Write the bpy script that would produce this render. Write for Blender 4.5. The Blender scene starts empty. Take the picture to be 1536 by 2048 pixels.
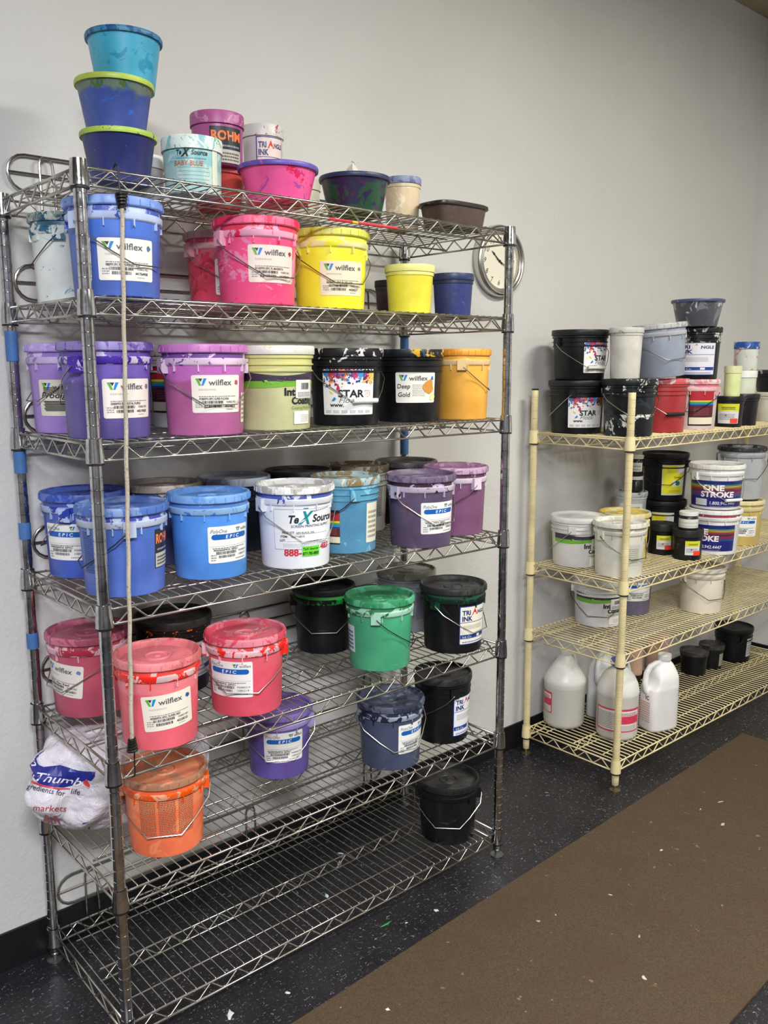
import bpy, math, random
from mathutils import Vector, Matrix, noise
from mathutils.bvhtree import BVHTree
C = bpy.context.scene.collection
S = bpy.context.scene
R = math.radians
PI = math.pi
# ------------------------------------------------------------------ camera, exposure, light
cam_d = bpy.data.cameras.new('camera'); cam = bpy.data.objects.new('camera', cam_d); C.objects.link(cam)
YAW, PITCH, ROLL = 0.7207, -0.1647, -0.0023
_f = Vector((math.sin(YAW)*math.cos(PITCH), math.cos(YAW)*math.cos(PITCH), math.sin(PITCH)))
_r = Vector((math.cos(YAW), -math.sin(YAW), 0)); _u = _r.cross(_f)
_r2 = _r*math.cos(ROLL)+_u*math.sin(ROLL); _u2 = -_r*math.sin(ROLL)+_u*math.cos(ROLL)
cam.matrix_world = Matrix(((_r2.x,_u2.x,-_f.x,-0.6975),(_r2.y,_u2.y,-_f.y,-1.6524),(_r2.z,_u2.z,-_f.z,1.5044),(0,0,0,1)))
cam_d.sensor_fit = 'VERTICAL'; cam_d.sensor_height = 24; cam_d.lens = 1740.26/2048*24
cam_d.clip_start = 0.02
S.camera = cam
S.view_settings.view_transform = 'Standard'; S.view_settings.look = 'None'
S.view_settings.gamma = 1; S.view_settings.exposure = 0.07; S.view_settings.use_curve_mapping = False
w = bpy.data.worlds.new('world'); S.world = w; w.use_nodes = True
w.node_tree.nodes['Background'].inputs[0].default_value = (0.8, 0.86, 1, 1)
w.node_tree.nodes['Background'].inputs[1].default_value = 0.05
def tube_light(name, x, y, z, sx, sy, power, col, rot=(0,0,0)):
    d = bpy.data.lights.new(name, 'AREA'); d.shape = 'RECTANGLE'; d.size = sx; d.size_y = sy
    d.energy = power; d.color = col
    o = bpy.data.objects.new(name, d); C.objects.link(o); o.location = (x, y, z); o.rotation_euler = rot
    return o
tube_light('ceiling_tube_light', 1.62, -1.70, 3.04, 1.25, 0.40, 82, (1.0, 0.98, 0.86))
tube_light('ceiling_tube_light', -1.30, -2.70, 3.04, 1.25, 0.55, 230, (0.955, 0.98, 1.035))
tube_light('ceiling_tube_light', 1.90, -4.35, 2.85, 2.40, 0.45, 13, (1.0, 0.98, 0.90), (R(60), 0, 0))

# ------------------------------------------------------------------ helpers
def lin(c):
    if isinstance(c, str):
        c = c.lstrip('#'); c = [int(c[i:i+2], 16)/255 for i in (0, 2, 4)]
    return tuple((v/12.92 if v <= .04045 else ((v+.055)/1.055)**2.4) for v in c) + (1,)
_flat = {}
def flat(col, rough=.5, metal=0, spec=.5):
    k = (col, rough, metal)
    if k in _flat: return _flat[k]
    m = bpy.data.materials.new('mat_'+str(len(_flat))); m.use_nodes = True
    b = m.node_tree.nodes['Principled BSDF']
    b.inputs['Base Color'].default_value = lin(col); b.inputs['Roughness'].default_value = rough
    b.inputs['Metallic'].default_value = metal; b.inputs['Specular IOR Level'].default_value = spec
    _flat[k] = m; return m
_seed = [0]
class Nt:
    def __init__(s, name):
        s.m = bpy.data.materials.new(name); s.m.use_nodes = True; s.t = s.m.node_tree
        s.b = s.t.nodes['Principled BSDF']
    def n(s, kind, **kw):
        x = s.t.nodes.new(kind)
        for k, v in kw.items():
            if k.startswith('i_'): x.inputs[k[2:].replace('_', ' ')].default_value = v
            else: setattr(x, k, v)
        return x
    def l(s, a, b): s.t.links.new(a, b)
    def noise(s, vec, scale, detail=3, rough=.55, dist=0):
        n = s.n('ShaderNodeTexNoise'); n.inputs['Scale'].default_value = scale
        n.inputs['Detail'].default_value = detail; n.inputs['Roughness'].default_value = rough
        n.inputs['Distortion'].default_value = dist
        s.l(vec, n.inputs['Vector']); return n.outputs['Fac']
    def step(s, v, lo, hi):
        r = s.n('ShaderNodeMapRange'); r.inputs['From Min'].default_value = lo; r.inputs['From Max'].default_value = hi
        r.clamp = True; s.l(v, r.inputs['Value']); return r.outputs['Result']
    def mix(s, fac, a, b):
        x = s.n('ShaderNodeMix', data_type='RGBA')
        if isinstance(fac, float): x.inputs[0].default_value = fac
        else: s.l(fac, x.inputs[0])
        for v, i in ((a, 6), (b, 7)):
            if isinstance(v, tuple): x.inputs[i].default_value = v
            else: s.l(v, x.inputs[i])
        return x.outputs[2]
    def math(s, op, a, b=0.0):
        x = s.n('ShaderNodeMath', operation=op)
        for v, i in ((a, 0), (b, 1)):
            if isinstance(v, (int, float)): x.inputs[i].default_value = v
            else: s.l(v, x.inputs[i])
        return x.outputs[0]
def plastic(base, smears=(), rough=.38, head=None, fill=None, var=.12, name='plastic', sss=0.0, bump=0.0, dusty=0):
    """moulded plastic with ink seen through it / dried ink on it.  smears: (colour, noise scale, threshold, zmin, zmax)"""
    _seed[0] += 1; rnd = random.Random(_seed[0]*7+3)
    t = Nt(name); tc = t.n('ShaderNodeTexCoord'); mp = t.n('ShaderNodeMapping')
    mp.inputs['Location'].default_value = (rnd.uniform(-9, 9), rnd.uniform(-9, 9), rnd.uniform(-9, 9))
    t.l(tc.outputs['Object'], mp.inputs['Vector']); v = mp.outputs['Vector']
    b = lin(base); k_ = .040*min(1, max(b[:3])/.25); b = tuple(min(1, x*(1-k_*.6)+k_) for x in b[:3])+(1,); d = tuple(x*(1-var*1.6) for x in b[:3])+(1,); li = tuple(min(1, x*(1+var*.9)+var*.05*(1-x)) for x in b[:3])+(1,)
    col = t.mix(t.step(t.noise(v, 9, 4), .35, .68), d, li)
    sep = None
    if head is not None or any(s[3] is not None for s in smears):
        sx = t.n('ShaderNodeSeparateXYZ'); t.l(tc.outputs['Object'], sx.inputs[0]); sep = sx.outputs['Z']
    if head is not None:
        zz = t.math('ADD', sep, t.math('MULTIPLY', t.math('SUBTRACT', t.noise(v, 14, 4), .5), .05))
        col = t.mix(t.step(zz, fill-.004, fill+.004), col, lin(head))
    for (c, sc, th, z0, z1) in smears:
        f = t.step(t.noise(v, sc*1.9, 6, .66, .9), th-.006, th+.012)
        if z0 is not None:
            f = t.math('MULTIPLY', f, t.step(sep, z0-.004, z0)); f = t.math('MULTIPLY', f, t.math('SUBTRACT', 1.0, t.step(sep, z1, z1+.004)))
        col = t.mix(f, col, lin(c))
    if dusty:
        col = t.mix(t.math('MULTIPLY', t.step(t.noise(v, 30, 5, .7), .4, .75), float(dusty)), col, lin('#b5aca4'))
    t.l(col, t.b.inputs['Base Color'])
    if max(b[:3]) < .03: t.b.inputs['Specular IOR Level'].default_value = .32
    rg = t.step(t.noise(v, 22, 3), .3, .7)
    t.l(t.math('ADD', t.math('MULTIPLY', rg, .16), rough-.08), t.b.inputs['Roughness'])
    if sss:
        t.b.inputs['Subsurface Weight'].default_value = sss; t.b.inputs['Subsurface Radius'].default_value = (.02, .02, .02)
        t.b.inputs['Subsurface Scale'].default_value = .4
    if bump:
        bp = t.n('ShaderNodeBump'); bp.inputs['Strength'].default_value = bump; bp.inputs['Distance'].default_value = .003
        t.l(t.noise(v, 60, 4), bp.inputs['Height']); t.l(bp.outputs[0], t.b.inputs['Normal'])
    return t.m

class MB:
    """collects geometry for ONE mesh"""
    def __init__(s): s.v = []; s.f = []; s.mi = []
    def add(s, vs, fs, mi=0):
        o = len(s.v); s.v += [tuple(p) for p in vs]; s.f += [tuple(i+o for i in f) for f in fs]; s.mi += [mi]*len(fs)
    def lathe(s, prof, n=48, mi=0, cx=0, cy=0, mis=None, close=False, sx=1, sy=1, pw=None):
        o = len(s.v)
        for (r, z) in prof:
            for k in range(n):
                a = 2*PI*k/n; c, q = math.cos(a), math.sin(a)
                if pw: c = math.copysign(abs(c)**pw, c); q = math.copysign(abs(q)**pw, q)
                s.v.append((cx+r*sx*c, cy+r*sy*q, z))
        for j in range(len(prof)-1):
            for k in range(n):
                k2 = (k+1) % n
                s.f.append((o+j*n+k, o+j*n+k2, o+(j+1)*n+k2, o+(j+1)*n+k)); s.mi.append(mis[j] if mis else mi)
        if prof[0][0] > 1e-5: s.f.append(tuple(o+k for k in reversed(range(n)))); s.mi.append(mis[0] if mis else mi)
        if prof[-1][0] > 1e-5: s.f.append(tuple(o+(len(prof)-1)*n+k for k in range(n))); s.mi.append(mis[-1] if mis else mi)
    def tube(s, pts, r, n=6, mi=0, closed=False, caps=True):
        P = [Vector(p) for p in pts]; m = len(P)
        if m < 2: return
        o = len(s.v); up = None
        for i, p in enumerate(P):
            if closed: a = (p-P[i-1]).normalized(); b = (P[(i+1) % m]-p).normalized()
            else:
                a = (p-P[i-1]).normalized() if i else (P[1]-P[0]).normalized()
                b = (P[i+1]-p).normalized() if i < m-1 else a
            t = (a+b); t = t.normalized() if t.length > 1e-6 else b
            if up is None:
                up = Vector((0, 0, 1)) if abs(t.z) < .9 else Vector((1, 0, 0))
            sd = t.cross(up).normalized(); up = sd.cross(t).normalized()
            k = 1/max(.5, math.sqrt(max(0, (1+a.dot(b))/2)))
            rr = r[i] if isinstance(r, (list, tuple)) else r
            for j in range(n):
                an = 2*PI*j/n; s.v.append(tuple(p+(sd*math.cos(an)+up*math.sin(an))*rr*min(k, 1.3)))
        for i in range(m if closed else m-1):
            i2 = (i+1) % m
            for j in range(n):
                j2 = (j+1) % n
                s.f.append((o+i*n+j, o+i2*n+j, o+i2*n+j2, o+i*n+j2)); s.mi.append(mi)
        if caps and not closed:
            s.f.append(tuple(o+j for j in range(n))); s.f.append(tuple(o+(m-1)*n+j for j in reversed(range(n)))); s.mi += [mi, mi]
    def box(s, x0, x1, y0, y1, z0, z1, mi=0):
        s.add([(x0,y0,z0),(x1,y0,z0),(x1,y1,z0),(x0,y1,z0),(x0,y0,z1),(x1,y0,z1),(x1,y1,z1),(x0,y1,z1)],
              [(0,3,2,1),(4,5,6,7),(0,1,5,4),(1,2,6,5),(2,3,7,6),(3,0,4,7)], mi)
    def obox(s, c, ang, hx, hy, z0, z1, mi=0):
        ca, sa = math.cos(ang), math.sin(ang)
        q = [(c[0]+ca*x-sa*y, c[1]+sa*x+ca*y) for x, y in ((-hx,-hy),(hx,-hy),(hx,hy),(-hx,hy))]
        s.add([(x, y, z0) for x, y in q]+[(x, y, z1) for x, y in q], [(0,3,2,1),(4,5,6,7),(0,1,5,4),(1,2,6,5),(2,3,7,6),(3,0,4,7)], mi)
    def build(s, name, mats, parent=None, loc=(0,0,0), smooth=True, ang=35):
        me = bpy.data.meshes.new(name); me.from_pydata(s.v, [], s.f); me.update()
        if not isinstance(mats, (list, tuple)): mats = [mats]
        for m in mats: me.materials.append(m)
        me.polygons.foreach_set('material_index', s.mi)
        if smooth:
            me.shade_smooth(); me.set_sharp_from_angle(angle=R(ang))
        o = bpy.data.objects.new(name, me); C.objects.link(o); o.location = loc
        if parent: o.parent = parent
        return o
def tag(o, label=None, cat=None, group=None, kind=None):
    if label: o['label'] = label
    if cat: o['category'] = cat
    if group: o['group'] = group
    if kind: o['kind'] = kind
    return o
def thing(name, label, cat, loc=(0,0,0), rz=0, group=None):
    o = bpy.data.objects.new(name, None); C.objects.link(o); o.location = loc; o.rotation_euler = (0, 0, rz); o.empty_display_size = .05
    return tag(o, label, cat, group)

# ------------------------------------------------------------------ printed labels (curved round a container)
_tc = {}
def text_mesh(txt, bold=0, shear=0):
    k = (txt, bold, shear)
    if k not in _tc:
        cu = bpy.data.curves.new('t', 'FONT'); cu.body = txt; cu.size = 1; cu.offset = bold; cu.shear = shear; cu.resolution_u = 3
        ob = bpy.data.objects.new('t', cu); me = bpy.data.meshes.new_from_object(ob)
        vs = [(v.co.x, v.co.y) for v in me.vertices]; fs = [tuple(p.vertices) for p in me.polygons]
        bpy.data.objects.remove(ob); bpy.data.curves.remove(cu); bpy.data.meshes.remove(me)
        xs = [v[0] for v in vs] or [0, 1]
        _tc[k] = (vs, fs, min(xs), max(xs))
    return _tc[k]
class Art:
    """flat artwork in metres: (0,0) is the middle of the print"""
    def __init__(s): s.v = []; s.f = []; s.c = []; s.lay = []; s.cols = []
    def ci(s, col):
        if col not in s.cols: s.cols.append(col)
        return s.cols.index(col)
    def addp(s, pts, fs, col, lay):
        o = len(s.v); s.v += [(x, y, lay) for x, y in pts]; s.f += [tuple(i+o for i in f) for f in fs]; s.c += [s.ci(col)]*len(fs)
    def paper(s, w, h, col, rad=.004, lay=0, x=0, y=0, top=None, bot=None):
        n = max(4, int(w/.006)); us = sorted(set([-w/2+w*i/n for i in range(n+1)]+[-w/2+rad*.3, w/2-rad*.3, -w/2+rad, w/2-rad]))
        pts = []
        for u in us:
            e = max(0, abs(u)-(w/2-rad)); d = rad-math.sqrt(max(0, rad*rad-e*e))
            pts += [(x+u, y-h/2+d+(bot(u) if bot else 0)), (x+u, y+h/2-d+(top(u) if top else 0))]
        s.addp(pts, [(2*i, 2*i+2, 2*i+3, 2*i+1) for i in range(len(us)-1)], col, lay)
    def rect(s, x0, y0, x1, y1, col, lay=1):
        n = max(1, int(abs(x1-x0)/.008)); pts = []
        for i in range(n+1):
            u = x0+(x1-x0)*i/n; pts += [(u, y0), (u, y1)]
        s.addp(pts, [(2*i, 2*i+2, 2*i+3, 2*i+1) for i in range(n)], col, lay)
    def poly(s, pts, col, lay=1): s.addp(pts, [tuple(range(len(pts)))], col, lay)
    def blob(s, x, y, r, col, lay=1, n=12, seed=1, ir=.35):
        q = random.Random(seed); pts = [(x, y)]
        for k in range(n):
            a = 2*PI*k/n; rr = r*(1-ir*q.random()); pts.append((x+rr*math.cos(a), y+rr*math.sin(a)))
        s.addp(pts, [(0, 1+k, 1+(k+1) % n) for k in range(n)], col, lay)
    def text(s, txt, x, y, h, col, bold=0, shear=0, fit=None, lay=2):
        vs, fs, a, b = text_mesh(txt, bold, shear); sy = h/.72; sx = sy if fit is None else fit/max(.01, b-a)
        s.addp([(x+(vx-a)*sx, y+vy*sy) for vx, vy in vs], fs, col, lay)
    def micro(s, x0, y0, x1, y1, rows, col, seed=1, lay=1):
        q = random.Random(seed); h = (y1-y0)/rows
        for k in range(rows):
            x = x0
            while x < x1:
                wd = q.uniform(.002, .006); s.rect(x, y0+h*k, min(x+wd, x1), y0+h*k+h*.5, col, lay); x += wd+.0012
    def bars(s, x0, y0, x1, y1, col='#2a2a2c', seed=1, lay=1):
        q = random.Random(seed); x = x0
        while x < x1:
            wd = q.choice((.0008, .0012, .0018)); s.rect(x, y0, min(x+wd, x1), y1, col, lay); x += wd+q.choice((.0006, .0009, .0013))
    def wrap(s, name, rad, ang, zc, parent, tilt=0, sy=1, rough=.45):
        """rad(z): outer radius of the container at height z"""
        ct, st = math.cos(tilt), math.sin(tilt); r0 = rad(zc); vs = []
        for x, y, lay in s.v:
            u = x*ct-y*st; v = x*st+y*ct; a = ang+u/r0; z = zc+v; r = rad(z)+.0006+.0004*lay
            vs.append((r*math.cos(a), r*math.sin(a), z))
        return s.make(name, vs, parent, rough)
    def make(s, name, vs, parent, rough=.45):
        me = bpy.data.meshes.new(name); me.from_pydata(vs, [], s.f); me.update()
        for c in s.cols: me.materials.append(flat(c, rough))
        me.polygons.foreach_set('material_index', s.c)
        o = bpy.data.objects.new(name, me); C.objects.link(o)
        if parent: o.parent = parent
        return o
INK = '#2c2c30'
def wlogo(a, x, y, h):
    w = h*1.55
    a.poly([(x, y+h), (x+w*.26, y+h), (x+w*.50, y), (x+w*.30, y)], '#5fae3c')
    a.poly([(x+w*.26, y+h), (x+w*.50, y+h*.98), (x+w*.62, y+h), (x+w*.46, y+h*.52)], '#26303c', 2)
    a.poly([(x+w*.52, y), (x+w*.70, y), (x+w, y+h), (x+w*.72, y+h)], '#1c86d8')
def art_wilflex(code='', num='44176490B', spot='#4b78a8', paper='#f3efe4', seed=1, hand=None, scrib=False):
    a = Art(); a.paper(.114, .080, paper)
    wlogo(a, -.048, .018, .015)
    a.text('wilflex', -.021, .0185, .0125, '#5a5c60', .012, fit=.052)
    a.blob(.046, .024, .0062, spot, seed=seed)
    if scrib:
        for k in range(5): a.rect(-.044, .022-.003*k, .05, .0235-.003*k, '#3a3428', 3)
        a.text('Prodigy Pu', -.050, .000, .013, '#17151a', .01, .25, fit=.098, lay=3)
        for k in range(9): a.rect(-.046+.002*(k % 3), -.008-.0026*k, .05, -.0065-.0026*k, '#2a2622', 3)
        return a
    if hand:
        a.text(hand[0], -.052, -.002, .012, '#17151a', .008, .1, fit=.034, lay=3); a.text(hand[1], -.050, -.024, .012, '#17151a', .008, .1, fit=.032, lay=3)
        a.micro(-.012, -.022, .024, .010, 7, '#b9b2a8', seed)
        a.blob(.034, .002, .021, '#d99442', 3, 14, seed, .3); a.blob(.048, -.024, .012, '#efe7a0', 3, 10, 5)
        return a
    a.micro(-.042, .008, -.005, .012, 2, '#b9b6ae', seed)
    a.micro(-.042, -.006, .045, -.003, 1, '#77757a', seed+1)
    a.text(code, -.042, -.0125, .0048, INK, .02, fit=.066)
    a.bars(-.036, -.0205, .010, -.0145, seed=seed); a.bars(-.031, -.029, .006, -.0228, seed=seed+4)
    a.text('F00880219821', .018, -.0195, .0045, INK, fit=.026); a.text(num, .014, -.0285, .0052, INK, .02, fit=.028)
    a.micro(-.050, -.0285, -.036, -.015, 3, '#9a979a', seed+3); a.micro(.018, -.034, .036, -.0315, 1, '#88868a', seed)
    return a
def art_epic(w=.112, h=.085, seed=1):
    a = Art(); a.paper(w, h, '#f1f0ec', .004); x = -w/2
    a.text('PolyOne', x+.006, h/2-.015, .0085, '#77787c', .0, .3, fit=w*.34)
    wlogo(a, x+w*.60, h/2-.0145, .009); a.text('wilflex', x+w*.74, h/2-.0140, .0075, '#5a5c60', fit=w*.23)
    a.paper(w*.86, .0125, '#1260b8', .006, 1, 0, h/2-.0245); a.text('E P I C', -w*.14, h/2-.0285, .0078, '#ffffff', .01, .15, fit=w*.32, lay=2)
    a.rect(x+.005, -.004, -x-.005, -.0035, '#88888c')
    a.micro(x+.010, -.009, w*.36, -.006, 1, INK, seed)
    a.text('90000PFX EPIC', x+.012, -.0145, .0042, INK, .02, fit=w*.55)
    a.bars(x+.018, -.023, w*.12, -.016, seed=seed); a.bars(x+.024, -.031, w*.08, -.025, seed=seed+1)
    a.text('F00880219', w*.18, -.0205, .0042, INK, fit=w*.26); a.text('1080219', w*.18, -.029, .0046, INK, fit=w*.24)
    a.micro(x+.006, -.037, x+.018, -.02, 3, '#99999c', seed); a.micro(w*.1, -.037, w*.4, -.034, 1, INK, seed)
    return a
def art_star(full=True):
    a = Art(); a.paper(.138, .112, '#f2f1ef', .002); q = random.Random(5)
    cols = ['#2c7fc4', '#b8344c', '#7a2f86', '#e26a3c', '#2b3f9c', '#c23a78', '#43a0d6', '#8c2440', '#e9c63c']
    for k in range(330):
        x = q.uniform(-.066, .066); y = .053-abs(q.gauss(0, .013))-(.010 if abs(x) > .03 and q.random() < .3 else 0)
        if y > .054: y = .05
        i = int((x+.066)/.132*8.9) if q.random() < .6 else q.randrange(9)
        a.blob(x, y, q.uniform(.001, .0065), cols[i], 1+(k % 3)*.4, 8, k, .6)
    a.poly([(-.033, .006), (-.028, .022), (-.023, .008), (-.027, .002)], '#c8246c', 2)
    a.poly([(-.052, .004), (-.044, .0), (-.040, -.007), (-.049, -.003)], '#e6d830', 2)
    a.poly([(-.046, -.022), (-.038, -.012), (-.033, -.016), (-.038, -.022)], '#2a86c8', 2)
    a.text('STAR', -.028, -.012, .018, '#1a1a1c', .03, fit=.066); a.text('TEX', .039, -.012, .018, '#d9a59a', .0, fit=.020)
    a.text('Flock', -.026, -.026, .014, '#6a6a70', -.004, .3, fit=.05, lay=3)
    a.text('www.', -.050, -.036, .010, '#1a1a1c', .03, fit=.036)
    for k in range(6): a.micro(-.062+.021*k, -.052, -.047+.021*k, -.044, 4, '#9c9a9c', k)
    return a
def art_triangle(w=.10, h=.12, paper='#efe9da', seed=1, outline=True):
    a = Art(); a.paper(w, h, '#1d3f8c' if outline else paper, .002); a.paper(w-.005, h-.005, paper, .002, 1); t = h/2
    a.text('TRI', -w*.42, t-.026, .0135, '#1b2f6e', .035, fit=w*.26); a.poly([(-w*.12, t-.028), (w*.10, t-.028), (-w*.01, t-.008)], '#d8382e', 2)
    a.text('NGLE', w*.10, t-.026, .0110, '#1b2f6e', .03, fit=w*.34); a.text('INK', -w*.42, t-.044, .0140, '#1b2f6e', .035, fit=w*.33)
    a.rect(-w*.47, t-.049, w*.47, t-.0475, '#1d3f8c', 2)
    a.micro(-w*.38, -.012, w*.3, t-.056, 4, '#b5ac9e', seed, 2)
    a.rect(-w*.47, -t+.018, w*.47, -t+.030, '#1f448f', 2); a.text('Ink Co.', -w*.4, -t+.020, .007, '#e8e8ee', fit=w*.3, lay=3)
    a.rect(w*.10, -t+.020, w*.22, -t+.028, '#e8e8ee', 3); a.micro(-w*.4, -t+.006, w*.4, -t+.013, 1, '#6f7fae', 2, 2)
    return a
def art_texsource():
    a = Art(); a.paper(.165, .098, '#8a8d90', .001, 0, 0, .012); a.paper(.163, .096, '#eef0f3', .001, .6, 0, .012)
    a.text('Te', -.045, .028, .019, '#20242a', .035, .25, fit=.024); a.text('X', -.024, .026, .030, '#138a94', .045, .45, fit=.040); a.text('Source', .012, .029, .018, '#20242a', .03, .2, fit=.066)
    for k in range(9): a.rect(.010+.006*k, .053+.0006*k, .014+.006*k, .055+.0006*k, '#3a3f45')
    a.text('SCREEN PRINTING SUPPLY', -.040, .017, .006, '#30343a', .01, .1, fit=.104)
    a.text('PRODUCT:', -.062, .002, .0055, INK, .03, .1, fit=.030); a.text('GEN BLACK, GAL', -.028, .002, .0045, INK, .01, fit=.046)
    a.rect(-.030, .0005, .06, .001, '#55585c', 2); a.text('ITEM:', -.066, -.0075, .0055, INK, .03, .1, fit=.018); a.text('GEN16810', -.040, -.0075, .0055, INK, .01, fit=.032)
    a.text('LOT:', -.068, -.017, .0055, INK, .03, .1, fit=.014); a.rect(-.05, -.0175, .05, -.017, '#55585c', 2)
    a.micro(-.060, -.031, .050, -.021, 3, '#b6babd', 5, 1)
    a.text('888-', -.058, -.052, .0165, '#cf2f3e', .03, fit=.043); a.text('483', .036, -.040, .014, '#cf2f3e', .03, fit=.03)
    a.rect(-.014, -.054, .032, -.030, '#6fd83a', 3); a.text('TeX Source', -.012, -.039, .006, '#1d3a16', .02, .2, fit=.04, lay=4); a.text('877-785-8885', -.013, -.051, .007, '#1d3a16', .03, .1, fit=.043, lay=4)
    a.rect(-.010, .062, .002, .064, '#4a78b8', 2); a.rect(-.006, .070, .000, .076, '#8fa3c8', 2)
    return a
def art_onestroke():
    a = Art(); w = .26; a.paper(w, .104, '#1c2272', .001); y = .034
    for k, c in enumerate(('#3f9c86', '#c8cf4a', '#dd8a3c', '#b03a50', '#8a2f4a')):
        a.rect(-w/2, y-.0052*k, w/2, y-.0052*k+.003, c, 1); a.rect(-w/2, y-.0052*k-.0022, w/2, y-.0052*k, '#14141c', 1)
    a.rect(-w/2, -.002, w/2, .010, '#7c2a4a', 1); a.rect(-w/2, -.010, w/2, -.003, '#2f4a86', 1)
    a.text('ONE', -.058, .014, .022, '#f2f0f4', .04, fit=.080); a.text('STROKE', -.066, -.012, .022, '#f2e8f0', .04, .05, fit=.128, lay=3)
    a.text('1.800.942.4447', -.030, -.042, .013, '#d9d8ea', .02, .1, fit=.105); a.micro(-.03, -.050, .07, -.047, 1, '#a9a8cc', 3)
    a.paper(.050, .026, '#d4d4d8', .001, 3, -.066, -.034)
    return a
def art_swoosh(txt=True):
    a = Art(); w = .24
    a.paper(w, .022, '#3d3446', .001, 0, 0, .034, top=lambda u: -.004*math.cos(u*30)); a.paper(w, .013, '#77b53a', .001, .5, 0, .022, bot=lambda u: .003*math.sin(u*25))
    q = []
    for k in range(25):
        an = 2*PI*k/24; q.append((.02+.068*math.cos(an), .029+.011*math.sin(an)))
    a.poly(q, '#2c2a33', 1); a.poly([(x+.004, .029+(y-.029)*.68) for x, y in q], '#86c443', 1.5); a.poly([(.034+(x-.02)*.78, .031+(y-.029)*.5) for x, y in q], '#4a3d58', 2)
    a.text('Int', .002, -.004, .017, '#1d2230', .04, fit=.028, lay=1); a.text('Coating', .020, -.024, .016, '#1d2230', .04, fit=.074, lay=1); a.text('Coating Performance', .020, -.036, .007, '#7fae4a', .01, fit=.09, lay=1)
    a.paper(.055, .042, '#eceae4', .001, 3, .058, .010); a.bars(.046, .004+.005, .074, .024, seed=4, lay=4); a.micro(.036, -.008, .082, .004, 4, '#77777a', 6, 4)
    a.paper(.052, .030, '#f4f2ec', .001, 3, .052, -.056); a.micro(.045, -.066, .074, -.048, 5, '#c4c0b8', 9, 4)
    return a
def art_yellow(w=.09, h=.12):
    a = Art(); a.paper(w, h, '#d9d9d2', .002); a.paper(w-.012, h-.012, '#e6de2a', .002, 1, -.003, 0)
    a.micro(-w*.3, h*.22, w*.2, h*.38, 4, '#b5ab3a', 3, 2); a.text('Green', -.002, h*.05, .008, '#55501c', .02, fit=.03, lay=2)
    a.rect(-.006, -h*.22, w*.38, -h*.01, '#dfe6da', 2); a.blob(w*.16, -h*.12, .012, '#1f7a55', 3, 14, 3, .3); a.rect(w*.1, h*.2, w*.42, h*.42, '#c9cbd0', 2); a.micro(-w*.2, -h*.4, w*.3, -h*.32, 2, '#b5ab3a', 4, 2)
    return a
def art_small(w=.06, h=.055, dk=0):
    a = Art(); a.paper(w, h, '#d9d9da', .001); a.rect(-w/2, h*.12, w/2, h/2, '#d6d634', 1)
    a.micro(-w*.3, h*.2, w*.3, h*.36, 2, '#4a4a1c', 3, 2); a.micro(-w*.4, -h*.3, w*.3, h*.02, 4, '#9a9a9e', 5, 2); a.blob(-w*.1, -h*.1, .004, '#a84a5a', 3)
    a.paper(.030, .018, '#f0452e', .002, 3, w*.28, -h*.36)
    return a
def art_rainbow(w=.10, h=.145):
    a = Art(); a.paper(w, h, '#1b1519', .001); a.rect(-w*.45, h*.16, w*.5, h*.42, '#b3222e', 1)
    for k, c in enumerate(('#d9cf3a', '#3fa04a', '#2a86c4', '#26408c')): a.rect(-w*.45, h*.13-.005*k, w*.5, h*.13-.005*k+.005, c, 2)
    a.rect(-w*.45, -h*.26, w*.5, h*.02, '#5a1a24', 1); a.micro(-w*.3, -h*.22, w*.3, -h*.02, 4, '#8c4a50', 3, 2); a.rect(-w*.46, -h*.46, w*.5, -h*.28, '#e6dfc4', 1)
    return a
def art_columns(w=.13, h=.085, col='#7a5a48', n=3):
    a = Art(); cw = w/n
    for k in range(n): a.micro(-w/2+cw*k, -h/2-(.006 if k == 1 else 0), -w/2+cw*(k+.86), h/2+(.004*k), 22, col, 11+k, 0)
    return a
def art_plain(w, h, col='#e4dcc8', rows=4, ink='#a59c8c'):
    a = Art(); a.paper(w, h, col, .002); a.micro(-w*.38, -h*.38, w*.38, h*.36, rows, ink, 3); return a
def art_roem(w=.08, h=.08):
    a = Art(); a.paper(w, h, '#22242c', .001); a.text('ROHM', -w*.46, h*.14, .020, '#f07a3c', .04, fit=w*.92, lay=1); a.poly([(-w*.2, -h*.1), (0, h*.35), (w*.05, -h*.1)], '#15161c', 2)
    a.micro(-w*.4, -.004, w*.4, .004, 1, '#9a9aa8', 3, 2); a.rect(-w*.48, -h*.48, w*.48, -h*.12, '#bdb9ae', 1); a.micro(-w*.4, -h*.42, w*.4, -h*.16, 3, '#5a5650', 4, 2)
    return a
def art_babyblue():
    a = Art(); a.text('Te', -.030, .016, .010, '#2a3b40', .03, .2, fit=.012, lay=1); a.text('X', -.020, .013, .016, '#14262a', .06, .4, fit=.022, lay=1); a.text('Source', .002, .016, .010, '#2a3b40', .03, .25, fit=.036, lay=1)
    a.micro(-.03, .008, .036, .011, 1, '#5a9aa0', 3, 1); a.text('BABY BLUE', -.036, -.006, .010, '#c8693c', .01, .1, fit=.064, lay=1)
    for k in range(4): a.rect(-.028, -.010-.008*k, .042, -.0095-.008*k, '#7aa0a0', 1)
    a.micro(-.026, -.044, .034, -.038, 2, '#7a8a88', 7, 1); a.rect(.050, -.045, .066, .030, '#dfe6cf', 0)
    return a

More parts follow.
